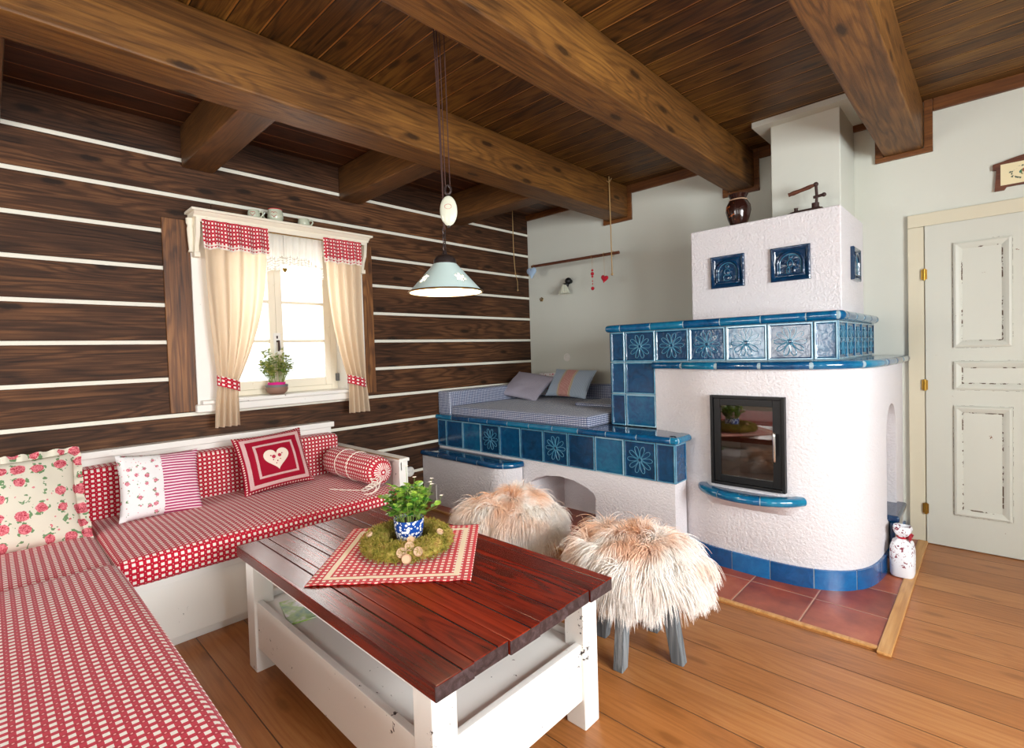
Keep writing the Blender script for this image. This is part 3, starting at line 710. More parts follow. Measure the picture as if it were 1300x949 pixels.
# tile core
bm = BM(); prism(bm, [(1.668, -1.03), (3.012, -1.03), (3.012, -0.002), (1.668, -0.002)], 1.172, 1.385); prism(bm, [(1.668, -1.03), (2.0, -1.03), (2.0, -0.002), (1.668, -0.002)], 0.745, 1.173)
out('tile_core', bm, 'grout', st)
xs = [1.664, 1.776, 2.001, 2.227, 2.453, 2.682, 2.91, 3.022]
bm, tl = bm_tint(); O = Vector((0, -1.03, 0))
for i in range(7):
    tile(bm, tl, (xs[i], -1.03, 1.18), X_, Z_, -Y_, xs[i+1]-xs[i], 0.205, flow=(1 <= i <= 5), relief=50+i if i == 6 else 0)
out('front_tile_frieze', bm, ['glaze', 'glazedge'], st, angle=35)
bm, tl = bm_tint()
for k in range(5): tile(bm, tl, (3.012, -1.04+0.208*k, 1.18), Y_, Z_, X_, 0.208, 0.205, flow=True)
out('side_tile_frieze', bm, ['glaze', 'glazedge'], st, angle=35)
bm, tl = bm_tint()
for j, z in enumerate((0.745, 0.9625)):
    tile(bm, tl, (1.664, -1.03, z), X_, Z_, -Y_, 0.112, 0.2175, relief=10+j); tile(bm, tl, (1.776, -1.03, z), X_, Z_, -Y_, 0.224, 0.2175, relief=20+j)
for j, z in enumerate((0.745, 0.9625, 1.18)):
    for k in range(5): tile(bm, tl, (1.668, -1.04+.208*(k+1), z), -Y_, Z_, -X_, 0.208, 0.2175 if j < 2 else .205)
out('pillar_tile', bm, ['glaze', 'glazedge'], st, angle=35)
rim('cornice_rim', [(1.66, -0.01), (1.66, -1.04), (3.022, -1.04), (3.022, -0.01)], 1.385, 0.05, 0.032, st, 0.225, inn=0.05)
bm = BM(); box(bm, 1.67, 3.01, -1.03, -0.002, 1.386, 1.432); out('cornice_fill', bm, 'stucco', st)
bm = BM(); box(bm, 2.09, 2.97, -0.67, -0.002, 1.432, 2.052, 0.008, 3); breast = out('chimney_breast', bm, 'stucco', st)
bm = BM(); box(bm, 2.535, 2.925, -0.42, -0.002, 2.052, 2.70, 0.006, 3); box(bm, 2.445, 2.99, -0.50, -0.026, 2.695, CZ-.001); out('chimney_stack', bm, 'wall', st)
# relief tiles
def relief(name, o, U, V, N, w, h, fig, label=None):
    bm, tl = bm_tint(); o = Vector(o)
    def rg(i, d): return [bm.verts.new(o+U*a+V*b+N*d) for a, b in ((i, i), (w-i, i), (w-i, h-i), (i, h-i))]
    R = [rg(0, 0), rg(0, .018), rg(.006, .022), rg(.014, .020), rg(.028, .008)]
    for A, B in zip(R[:-1], R[1:]):
        for k in range(4): bm.faces.new((A[k], A[(k+1) % 4], B[(k+1) % 4], B[k]))
    bm.faces.new(R[-1]); c = o+U*w/2+V*h*0.5
    ar = [(-.33, -.32), (-.33, .02)]+[(-.33*math.cos(a), .02+.33*math.sin(a)*0.95) for a in [PI*i/12 for i in range(1, 12)]]+[(.33, .02), (.33, -.32)]
    tube(bm, [c+U*a*w+V*b*h+N*0.012 for a, b in ar], 0.009, 6, mi=0); tube(bm, [c+U*a*w+V*b*h+N*0.012 for a, b in (ar[0], ar[-1])], 0.006, 6)
    tube(bm, [c+U*a*w*.82+V*(b*.84-.01)*h+N*0.010 for a, b in ar], 0.0025, 5, mi=1)
    for (a, b, ra, rb) in fig:
        vs = ball(bm, (0, 0, 0), 1, seg=10)
        for v in vs: p = v.co.copy(); v.co = c+U*(a*w+p.x*ra*w)+V*(b*h+p.z*rb*h)+N*(0.008+p.y*0.009)
    for (a, b, ra, rb) in fig[:3]:
        tube(bm, [c+U*(a+ra*.8*math.cos(t_))*w+V*(b+rb*.8*math.sin(t_))*h+N*0.015 for t_ in [2*PI*i/10 for i in range(10)]], 0.0016, 4, closed=True, mi=1)
    r_ = out(name, bm, ['glaze', 'glazedge'], st, angle=35)
    if label: r_['label'] = label
figA = [(0, .16, .06, .07), (0, -.02, .11, .13), (0, -.19, .15, .12), (-.1, .0, .04, .09), (.1, .0, .04, .09)]
figB = [(.02, .18, .06, .07), (0, .0, .09, .14), (-.05, -.2, .05, .12), (.09, -.19, .05, .12), (-.13, .04, .1, .04), (.14, .07, .09, .05), (.17, -.05, .04, .08)]
relief('relief_tile', (2.232, -0.67, 1.65), X_, Z_, -Y_, 0.212, 0.208, figA, 'square green-blue relief tile with a robed seated figure under an arch')
relief('relief_tile', (2.602, -0.67, 1.65), X_, Z_, -Y_, 0.215, 0.206, figB, 'square deep blue relief tile with a striding figure under an arch')
relief('relief_tile', (2.97, -0.42, 1.646), Y_, Z_, X_, 0.21, 0.2, figA, 'relief tile on the side of the chimney breast')
# fire door
bm = BM(); fx0, fx1, fz0, fz1 = 2.42, 2.808, 0.487, 0.992
for (a, b, c_, d) in ((fx0, fx0+.016, fz0, fz1), (fx1-.016, fx1, fz0, fz1), (fx0+.0165, fx1-.0165, fz0, fz0+.016), (fx0+.0165, fx1-.0165, fz1-.016, fz1)): box(bm, a, b, -1.205, -1.17, c_, d, 0.002)
for (a, b, c_, d) in ((fx0+.018, fx0+.052, fz0+.018, fz1-.018), (fx1-.060, fx1-.018, fz0+.018, fz1-.018), (fx0+.0525, fx1-.0605, fz0+.018, fz0+.055), (fx0+.0525, fx1-.0605, fz1-.055, fz1-.018)): box(bm, a, b, -1.196, -1.178, c_, d, 0.002)
fd = out('fire_door', bm, 'black', st)
bm = BM(); box(bm, fx0+.05, fx1-.05, -1.186, -1.182, fz0+.05, fz1-.05); out('glass', bm, 'fireglass', fd)
bm = BM(); tube(bm, [(fx1-.045, -1.195, .66), (fx1-.045, -1.222, .66), (fx1-.045, -1.225, .68), (fx1-.045, -1.225, .79), (fx1-.045, -1.222, .80), (fx1-.045, -1.195, .80)], 0.0085, 10); out('handle', bm, 'chrome', fd)
sillp = smoothp([(2.345, -1.165), (2.39, -1.235), (2.50, -1.295), (2.62, -1.315), (2.74, -1.295), (2.84, -1.235), (2.885, -1.165)], 2)
bm = BM(); prism(bm, sillp+[(2.6, -1.165)], 0.443, 0.462); out('sill_top', bm, 'glazerim', st)
rim('door_sill', sillp, 0.43, 0.045, 0.022, st, 0.22, start=0.2, inn=0.03)
bm = BM(); n = len(sillp)
rows = [[bm.verts.new((2.615+(x-2.615)*s, -1.165+(y+1.165)*s2, z)) for x, y in sillp] for s, s2, z in ((.98, .95, .43), (.92, .7, .41), (.85, .35, .385), (.78, 0.05, .36))]
for A, B in zip(rows[:-1], rows[1:]):
    for i in range(n-1): bm.faces.new((A[i], A[i+1], B[i+1], B[i]))
out('sill_cove', bm, 'stucco', st)
# side niche ledge
bm = BM(); box(bm, 2.9, 3.215, -0.60, -0.25, 0.255, 0.295, 0.014, 3); box(bm, 3.171, 3.195, -0.60, -0.27, 0.05, 0.255, 0.003, mi=0); out('side_ledge', bm, 'glazerim', st)
bm = BM(); prism(bm, [(-.50, .296), (-.36, .296), (-.45, .46)], 3.0, 3.02, axis='X'); o = out('ash_shovel', bm, 'black'); base(o, (3.01, -.43, .296)); tag(o, 'dark ash shovel leaning inside the arched side niche of the stove', 'shovel')

# ================================================================== STOVE BENCH
sb = thing('stove_bench', 'long white stucco bench with blue tile front running from log wall to stove', 'bench', (1.1, -0.7, 0))
bm = BM(); prism(bm, [(0.003, -1.272), (2.232, -1.272), (2.232, -1.125), (1.995, -1.05), (1.995, -1.04), (1.66, -1.028), (1.66, -.003), (0.003, -.003)], 0.008, 0.70)
bb = out('bench_base', bm, 'stucco', sb, angle=55)
c = BM(); prism(c, [(1.08, -.1), (1.08, .295), (1.145, .338), (1.24, .368), (1.372, .382), (1.5, .368), (1.6, .338), (1.665, .295), (1.665, -.1)], -1.5, -0.86, axis='Y'); cut(bb, c)
bx_ = [0.003, 0.124, 0.343, 0.567, 0.785, 1.008, 1.232, 1.455, 1.678, 1.90, 2.12, 2.245]
bm, tl = bm_tint()
for i in range(11): tile(bm, tl, (bx_[i], -1.274, 0.462), X_, Z_, -Y_, bx_[i+1]-bx_[i], 0.238, flow=i in (3, 6, 9), relief=(30+i if i in (8, 10) else 0))
for i, (a, w) in enumerate(((-1.284, 0.145),)): tile(bm, tl, (2.234, a, 0.462), Y_, Z_, X_, w, 0.238)
out('front_tile', bm, ['glaze', 'glazedge'], sb, angle=35)
rim('bench_cornice', [(0.003, -1.286), (2.247, -1.286), (2.247, -1.10)], 0.70, 0.042, 0.026, sb, 0.222, inn=0.05)
bm = BM(); prism(bm, [(0.003, -1.28), (2.24, -1.28), (2.24, -1.12), (1.995, -1.048), (1.66, -1.04), (1.66, -.003), (0.003, -.003)], 0.70, 0.7408); out('bench_top', bm, 'glazerim', sb)
# low step
sp = thing('stove_step', 'low white stucco step with rounded end and blue glazed top against the bench', 'step', (0.5, -1.37, 0))
STEP = [(0.004, -1.46), (0.86, -1.46)]+[(0.86+.16*math.sin(a), -1.30-.16*math.cos(a)) for a in [PI/2*i/6 for i in range(1, 7)]]+[(1.02, -1.288)]
bm = BM(); prism(bm, STEP+[(0.004, -1.288)], 0.008, 0.405); out('step_base', bm, 'stucco', sp, angle=30)
rim('step_rim', STEP, 0.405, 0.046, 0.026, sp, 0.24, inn=0.05)
bm = BM(); prism(bm, [(x*0.975+.003, -1.288+(y+1.288)*0.88) for x, y in STEP]+[(0.004, -1.288)], 0.405, 0.448); out('step_top', bm, 'glazerim', sp)
bm = BM()
for (a, b, c_, d) in ((0.02, 0.185, .17, .178), (0.02, 0.185, .03, .038), (0.02, 0.028, .03, .178), (0.177, 0.185, .03, .178)): box(bm, a, b, -1.466, -1.458, c_, d, 0.001)
for i in range(11): box(bm, 0.028, 0.177, -1.466, -1.461, .042+i*.012, .049+i*.012)
out('vent_grille', bm, 'plastic', sp)

# ---- cushions helper
def cushion(name, x0, x1, y0, y1, z0, z1, r, mat, puff=0.006, seed=0):
    bm = BM(); vs = box(bm, x0, x1, y0, y1, z0, z1, r, 4)
    long = [e for e in bm.edges if e.calc_length() > 0.08]
    bmesh.ops.subdivide_edges(bm, edges=long, cuts=14, use_grid_fill=True)
    cx, cy, cz = (x0+x1)/2, (y0+y1)/2, (z0+z1)/2
    for v in bm.verts:
        a = 1-((v.co.x-cx)/((x1-x0)/2))**2; b = 1-((v.co.y-cy)/((y1-y0)/2))**2; c_ = 1-((v.co.z-cz)/((z1-z0)/2))**2
        n = noise.noise(v.co*5+Vector((seed, 0, 0)))*0.004
        if v.co.z > cz: v.co.z += puff*max(0, a*b)**.5+n*(1 if a*b > 0.02 else .3)
        if abs(a) < .35: v.co.x += math.copysign(puff*.8*max(0, b*c_)**.5, v.co.x-cx)+n
        if abs(b) < .35: v.co.y += math.copysign(puff*.8*max(0, a*c_)**.5, v.co.y-cy)
    o = out(name, bm, mat, angle=60); return base(o, (cx, cy, z0))
o = cushion('mattress', 0.18, 1.61, -1.262, -0.17, 0.742, 0.818, 0.012, 'gingb'); tag(o, 'blue and white checked mattress lying on the tiled stove bench', 'mattress')
o = cushion('backrest_cushion', 0.004, 0.172, -1.27, -0.006, 0.742, 0.945, 0.012, 'gingb'); tag(o, 'long blue checked backrest cushion along the log wall on the bench', 'cushion')
o = cushion('backrest_cushion', 0.18, 1.65, -0.155, -0.006, 0.742, 0.945, 0.012, 'gingb', seed=3); tag(o, 'blue checked backrest cushion along the white wall behind the pillows', 'cushion')
bm = BM()
for k in range(2): box(bm, 1.18, 1.60, -0.80, -0.40, 0.827+k*.014, 0.84+k*.014, 0.006, 3)
tube(bm, [(1.18, -.80, .841), (1.172, -.6, .841), (1.18, -.4, .841)], 0.012, 8); tube(bm, [(1.18, -.80, .841), (1.6, -.8, .841)], 0.009, 8)
o = out('folded_blanket', bm, 'gingb'); base(o, (1.39, -.6, .827)); tag(o, 'flat folded blanket on the bench mattress beside the blue tiled pillar', 'blanket')

# ================================================================== PILLOWS
def psurf(u, v, w, h, T, side, seed=0, pinch=0.07, wr=0.004):
    x = w/2*u*(1-pinch*(1-v*v)*abs(u)**3); y = h/2*v*(1-pinch*(1-u*u)*abs(v)**3)
    t_ = T*max(0.0, (1-u*u)*(1-v*v))**0.42
    n = noise.noise(Vector((u*2.2+seed, v*2.2, seed)))*wr*2+noise.noise(Vector((u*6+seed, v*5, 1)))*wr
    return Vector((x, y, side*t_+n*(1-max(u*u, v*v))**.5*side if max(u*u, v*v) < 1 else 0.0))
def pillow(name, label, ctr, wv, hv, w, h, T, mats, band=None, seed=0, uvmode='m', n=22, pinch=0.07, bend=0.0, group=None):
    """pillow with face toward wv x hv; band(u) -> material slot"""
    wv = Vector(wv).normalized(); hv = Vector(hv); hv = (hv-wv*hv.dot(wv)).normalized(); nv = wv.cross(hv)
    root = thing(name, label, 'pillow', ctr, group)
    root.rotation_mode = 'QUATERNION'; root.rotation_quaternion = Matrix((wv, hv, nv)).transposed().to_quaternion()
    bm = BM(); uvl = bm.loops.layers.uv.new('UVMap'); G = {}
    for s in (1, -1):
        for i in range(n+1):
            for j in range(n+1):
                u, v = -1+2*i/n, -1+2*j/n
                if s == -1 and (i in (0, n) or j in (0, n)): G[s, i, j] = G[1, i, j]; continue
                G[s, i, j] = bm.verts.new(psurf(u, v, w, h, T, s, seed, pinch))
    for s in (1, -1):
        for i in range(n):
            for j in range(n):
                idx = [(i, j), (i+1, j), (i+1, j+1), (i, j+1)]
                if s == -1: idx = idx[::-1]
                fc = bm.faces.new([G[(s,)+q] for q in idx]); um = -1+2*(i+.5)/n
                fc.material_index = band(um) if band else 0
                for l, q in zip(fc.loops, idx):
                    uu_, vv_ = -1+2*q[0]/n, -1+2*q[1]/n
                    l[uvl].uv = (uu_, vv_) if uvmode == 'n' else (uu_*w/2, vv_*h/2)
    out('pillow_cover', bm, mats, root, local=True, angle=80)
    return root
# heart pillow
hp = pillow('throw_pillow', 'dark red throw pillow with a cream heart patch, leaning on the checked back cushion', (0.375, -2.845, 0.648), (-.01, 0.42, 0.02), (-0.14, .01, 0.33), 0.42, 0.36, 0.055, ['heartcloth'], uvmode='n', seed=2)
def heartpts(n=40):
    P = []
    for i in range(n):
        t_ = 2*PI*i/n; P.append((16*math.sin(t_)**3/16, (13*math.cos(t_)-5*math.cos(2*t_)-2*math.cos(3*t_)-math.cos(4*t_))/16))
    return P
def patch_on(root, pts, w, h, T, seed, off, mat, name, z=0.002):
    bm = BM(); ux = sum(p[0] for p in pts)/len(pts); vx = sum(p[1] for p in pts)/len(pts)
    rings = []
    for s in (0.01, .35, .7, 1.0):
        rings.append([bm.verts.new(psurf(ux+(u-ux)*s, vx+(v-vx)*s, w, h, T, 1, seed)+Vector((0, 0, z if s < 1 else z*.3))) for u, v in pts])
    for A, B in zip(rings[:-1], rings[1:]):
        for i in range(len(pts)): bm.faces.new((A[i], A[(i+1) % len(pts)], B[(i+1) % len(pts)], B[i]))
    return out(name, bm, mat, root, local=True, angle=80)
hpat = patch_on(hp, [(x*.36, y*.40+.03) for x, y in heartpts()], .42, .36, .055, 2, 0, 'patch', 'heart_patch', 0.003)
for (cx_, cy_, r_) in ((-.085, .07, .062), (.085, .09, .062)):
    patch_on(hpat.parent, [(cx_+r_*math.cos(a), cy_+r_*math.sin(a)*1.1) for a in [2*PI*i/12 for i in range(12)]], .42, .36, .055, 2, 0, 'rosered', 'rose_applique', 0.005)
for (cx_, cy_, r_) in ((0, -.09, .025), (-.16, .12, .025), (.16, .14, .025), (-.04, -.16, .02), (.09, -.04, .02), (-.11, -.03, .02)):
    patch_on(hp, [(cx_+r_*math.cos(a), cy_+r_*math.sin(a)*1.1) for a in [2*PI*i/8 for i in range(8)]], .42, .36, .055, 2, 0, 'pinkback', 'rose_applique', 0.005)
pillow('throw_pillow', 'throw pillow half pink stripes and half small roses on the corner seat', (0.39, -3.435, 0.63), (-.01, 0.37, -0.02), (-0.13, .01, 0.33), 0.375, 0.345, 0.06, ['floral2', 'pinkstripe'], band=lambda u: 0 if u < -0.04 else 1, seed=5)
fp = pillow('throw_pillow', 'large cream rose print pillow with ruffled edge at the left corner', (0.44, -3.985, 0.655), (-.03, 0.44, 0.0), (-0.19, .0, 0.40), 0.44, 0.43, 0.07, ['floral'], seed=9)
bm = BM(); uvl = bm.loops.layers.uv.new('UVMap'); per = []
for sd in range(4):
    for i in range(40):
        t_ = -1+2*i/40; per.append([(t_, -1), (1, t_), (-t_, 1), (-1, -t_)][sd])
rin, rout = [], []
for i, (u, v) in enumerate(per):
    p = psurf(u, v, .44, .43, .07, 1, 9); d = Vector((u*abs(u)**3, v*abs(v)**3, 0)).normalized(); rin.append((bm.verts.new(p*.985), (p.x, p.y)))
    q = p+d*0.032+Vector((0, 0, .012*math.sin(i*1.25))); rout.append((bm.verts.new(q), (q.x, q.y)))
for i in range(len(per)):
    j = (i+1) % len(per); fc = bm.faces.new((rin[i][0], rin[j][0], rout[j][0], rout[i][0]))
    for l, uvv in zip(fc.loops, (rin[i][1], rin[j][1], rout[j][1], rout[i][1])): l[uvl].uv = uvv
out('ruffle', bm, 'floral', fp, local=True, angle=80)
# bench pillows
pillow('bench_pillow', 'greyish mauve striped pillow lying at the log wall end of the bench', (0.345, -0.46, 0.945), (0.42, 0.02, -0.05), (-0.12, 0.24, 0.19), 0.46, 0.36, 0.05, ['greystripe', 'greystripe_band'], seed=12)
pillow('bench_pillow', 'light blue pillow with a red striped centre band leaning on the bench', (0.79, -0.36, 0.972), (0.46, -0.02, -0.01), (0.03, 0.15, 0.21), 0.48, 0.30, 0.05, ['bluestripe', 'tanband', 'redband'], band=lambda u: 2 if abs(u+.06) < .22 else (1 if abs(u+.06) < .34 else 0), seed=14)
pillow('bench_pillow', 'small pale flowered pillow half hidden behind the two bench pillows', (0.47, -0.22, 0.955), (0.3, 0.05, 0.02), (-.02, 0.08, 0.22), 0.34, 0.24, 0.04, ['floral2'], seed=17)

# ================================================================== CORNER SOFA
so = thing('corner_seat', 'white painted wooden corner seat frame with back board and arm', 'sofa', (0.5, -3.0, 0))
bm = BM(); box(bm, 0.02, 0.995, -4.6, -2.31, 0.06, 0.345, 0.004); box(bm, 0.06, 0.93, -4.5, -2.36, 0.001, 0.06); box(bm, 0.995, 2.6, -4.6, -3.735, 0.06, 0.345, 0.004); box(bm, 0.93, 2.5, -4.5, -3.79, 0.001, 0.06)
box(bm, 0.96, 1.006, -3.72, -2.31, 0.31, 0.345, 0.003)
out('seat_box', bm, 'white', so)
bm = BM(); box(bm, 0.006, 0.06, -4.6, -2.31, 0.1, 0.79, 0.004); box(bm, 0.004, 0.082, -4.6, -2.295, 0.765, 0.803, 0.005); out('back_board', bm, 'white', so)
bm = BM(); box(bm, 0.06, 0.88, -2.305, -2.265, 0.06, 0.615, 0.004); box(bm, 0.865, 0.945, -2.318, -2.255, 0.0, 0.615, 0.005); box(bm, 0.06, 0.945, -2.31, -2.298, 0.56, 0.615, 0.003)
am = out('armrest', bm, 'whitechip', so)
bm = BM(); box(bm, 0.055, 0.958, -2.325, -2.25, 0.615, 0.636, 0.004); r_ = out('arm_cap', bm, 'white', am)
bm = BM(); box(bm, 0.06, 0.952, -2.3275, -2.315, 0.632, 0.6375, 0.001); r_ = out('worn_edge', bm, 'wornwood', am)
o = cushion('seat_cushion', 0.215, 1.05, -3.722, -2.335, 0.347, 0.468, 0.03, 'ging', 0.012, 1); tag(o, 'long red checked seat cushion under the window beside the arm', 'cushion', 'red checked cushions')
o = cushion('seat_cushion', 0.065, 1.07, -4.58, -3.732, 0.347, 0.465, 0.03, 'ging', 0.010, 2); tag(o, 'red checked seat cushion in the corner under the large rose pillow', 'cushion', 'red checked cushions')
o = cushion('seat_cushion', 1.08, 2.62, -4.58, -3.725, 0.347, 0.492, 0.035, 'ging', 0.014, 4); tag(o, 'red checked seat cushion nearest the camera at the lower left', 'cushion', 'red checked cushions')
o = cushion('back_cushion', 0.064, 0.205, -3.78, -2.33, 0.36, 0.728, 0.025, 'ging', 0.008, 5); tag(o, 'long upright red checked back cushion against the white board', 'cushion', 'red checked cushions')
# bolster
bo = thing('bolster', 'round red checked bolster cushion with ribbon ties lying by the arm', 'cushion', (0.62, -2.425, 0.475))
bm = BM(); uvl = bm.loops.layers.uv.new('UVMap'); prof = [(.0, .006), (.012, .03), (.03, .065), (.07, .088), (.13, .092), (.24, .086), (.36, .092), (.47, .087), (.58, .092), (.63, .085), (.66, .06), (.672, .03), (.675, .008)]
rows = [[bm.verts.new((0.27+x, -2.43+r_*math.cos(2*PI*k/28)*(1+.04*math.sin(5*k)*(r_ < .08)), 0.574+r_*math.sin(2*PI*k/28)*(1+.04*math.sin(5*k)*(r_ < .08)))) for k in range(28)] for x, r_ in prof]
for ri, (A, B) in enumerate(zip(rows[:-1], rows[1:])):
    for k in range(28):
        fc = bm.faces.new((A[k], A[(k+1) % 28], B[(k+1) % 28], B[k]))
        for l, (x, kk) in zip(fc.loops, ((prof[ri][0], k), (prof[ri][0], k+1), (prof[ri+1][0], k+1), (prof[ri+1][0], k))): l[uvl].uv = (x, kk/28*.57)
bm.faces.new(rows[0][::-1]); bm.faces.new(rows[-1]); out('bolster_cover', bm, 'ging', bo, angle=70)
for x in (0.27+.24, 0.27+.47-.08):
    bm = BM(); tube(bm, [(x, -2.43+.0915*math.cos(2*PI*k/24), .574+.0915*math.sin(2*PI*k/24)) for k in range(24)], 0.003, 5, closed=True)
    out('tie_ribbon', bm, 'ribbon', bo)
bm = BM()
for s in range(4):
    rs = random.Random(s); p = Vector((0.945, -2.45, .555)); pts = []
    for i in range(14):
        a = i*.55+s*1.6; pts.append((0.955+.02*math.sin(a*.9)+.012*s, -2.49-.03*math.cos(a)-.012*i*.4, .545+.022*math.sin(a)-.004*i))
    tube(bm, pts, 0.0035, 5)
tube(bm, [(0.95, -2.5, .52), (.9, -2.56, .487), (.8, -2.62, .486), (.72, -2.66, .486)], 0.003, 5)
out('drawstring', bm, 'ribbon', bo)

# ================================================================== COFFEE TABLE
tb = thing('coffee_table', 'low coffee table with dark red plank top and white distressed base', 'table', (2.0, -3.0, 0))
bm = BM(); y = -3.37; TOPZ = 0.505
for i in range(6):
    w = 0.1233; e = 0.004*math.sin(i*2.1)
    box(bm, 1.33+e, 2.662-e, y+.0008, y+w-.0008, TOPZ-.042, TOPZ, 0.003, 2); y += w
for fc in bm.faces:
    c_ = fc.calc_center_median()
    if c_.z < TOPZ-.006 and (c_.x > 2.65 or c_.x < 1.34): fc.material_index = 1
out('tabletop', bm, ['tabletop', 'tableend'], tb)
LEGS = [(1.35, -3.345), (2.53, -3.345), (1.35, -2.725), (2.53, -2.725)]
for x, y in LEGS:
    bm = BM(); box(bm, x, x+.08, y, y+.08, 0, TOPZ-.042, 0.005); out('leg', bm, 'whitechip', tb)
bm = BM()
bm.free()
for (a, b, c_, d) in ((1.43, 2.53, -3.335, -3.31), (1.43, 2.53, -2.68, -2.655), (1.36, 1.385, -3.265, -2.725), (2.575, 2.60, -3.265, -2.725)):
    bm = BM(); box(bm, a, b, c_, d, 0.10, 0.292, 0.004); out('side_board', bm, 'whitechip', tb)
bm = BM(); box(bm, 1.387, 2.573, -3.304, -2.686, 0.25, 0.272, 0.003); box(bm, 1.385, 2.575, -3.309, -2.681, 0.235, 0.25); out('shelf', bm, 'white', tb)
for yy in (-3.33, -2.685):
    bm = BM(); box(bm, 1.43, 2.53, yy, yy+.025, 0.415, 0.462); out('apron', bm, 'white', tb)
bm = BM(); box(bm, -.075, .075, -.105, .105, 0, .006, 0.001); o = out('magazine', bm, 'mag', local=True); o.location = (1.60, -3.215, 0.273); o.rotation_euler = (0, 0, 1.35); tag(o, 'green and white brochure lying on the white shelf under the tabletop', 'magazine')
# cloth on table
bm = BM(); n = 40; a = 0.279
G = [[bm.verts.new(((-1+2*i/n)*a, (-1+2*j/n)*a, 0.0016+0.0022*max(0, noise.noise(Vector((i*.3, j*.22, 2))))+(0.004*abs(math.sin(i*.55)) if j in (0,) else 0))) for j in range(n+1)] for i in range(n+1)]
for i in range(n):
    for j in range(n): bm.faces.new((G[i][j], G[i+1][j], G[i+1][j+1], G[i][j+1]))
o = out('table_cloth', bm, 'cloth', local=True); o.location = (1.928, -2.955, TOPZ); o.rotation_euler = (0, 0, math.radians(44.5)); tag(o, 'small square red checked cloth laid diagonally on the coffee table', 'cloth')
sm = o.modifiers.new('s', 'SOLIDIFY'); sm.thickness = 0.0012; sm.offset = 1
# moss wreath
WC = Vector((1.915, -2.93, TOPZ+.004))
wr = thing('moss_wreath', 'round moss wreath with bark slices lying on the red checked cloth', 'wreath', WC)
bm = BM()
R_, r_ = 0.132, 0.042; rows = []
for i in range(64):
    a = 2*PI*i/64; ring = []
    for k in range(16):
        b = 2*PI*k/16; d = Vector((math.cos(a)*math.cos(b), math.sin(a)*math.cos(b), math.sin(b)*.72))
        p = Vector((math.cos(a)*R_, math.sin(a)*R_, r_*.8))+d*r_; p += d*noise.noise(p*30)*.012; p.z = max(p.z, 0.001); ring.append(bm.verts.new(p))
    rows.append(ring)
for i in range(64):
    for k in range(16): bm.faces.new((rows[i][k], rows[(i+1) % 64][k], rows[(i+1) % 64][(k+1) % 16], rows[i][(k+1) % 16]))
out('moss_ring', bm, 'moss', wr, local=True)
N = 9000; a = np.random.rand(N)*2*PI; b = np.random.rand(N)*1.5*PI-0.25*PI; 
d = np.stack([np.cos(a)*np.cos(b), np.sin(a)*np.cos(b), np.sin(b)*.8], 1); p0 = np.stack([np.cos(a)*R_, np.sin(a)*R_, np.full(N, r_*.8)], 1)+d*r_*.95
k = np.linspace(0, 1, 4)[None, :, None]; dr = d*0.35+np.random.randn(N, 3)*0.7; dr /= np.linalg.norm(dr, axis=1)[:, None]
P = p0[:, None, :]+dr[:, None, :]*k*(0.008+0.014*np.random.rand(N))[:, None, None]+np.random.randn(N, 4, 3)*0.0012*k; P[:, :, 2] = np.maximum(P[:, :, 2], 0.001)
hair('moss_strands', P, [.0012, .0011, .0009, .0004], 'moss', wr)
for (ang, rad, zz, s, tilt) in ((-.72, .165, .045, .019, 1.1), (-.55, .15, .058, .018, .9), (-.62, .178, .028, .018, 1.3), (-.38, .165, .042, .018, 1.1), (-0.5, .13, .072, .015, .5), (-2.0, .14, .07, .013, .4), (.45, .14, .07, .014, .5)):
    bm = BM(); c_ = Vector((math.cos(ang)*rad, math.sin(ang)*rad, zz))
    lathe(bm, [(0, 0), (s*.6, .001), (s*.9, .004), (s, .010), (s*.93, .013), (s*.7, .008), (0, .006)], (0, 0, 0), 14)
    bmesh.ops.rotate(bm, verts=bm.verts, cent=(0, 0, 0), matrix=Matrix.Rotation(ang, 3, 'Z') @ Matrix.Rotation(tilt, 3, 'Y')); bmesh.ops.translate(bm, verts=bm.verts, vec=c_); out('bark_slice', bm, 'bark', wr, local=True)
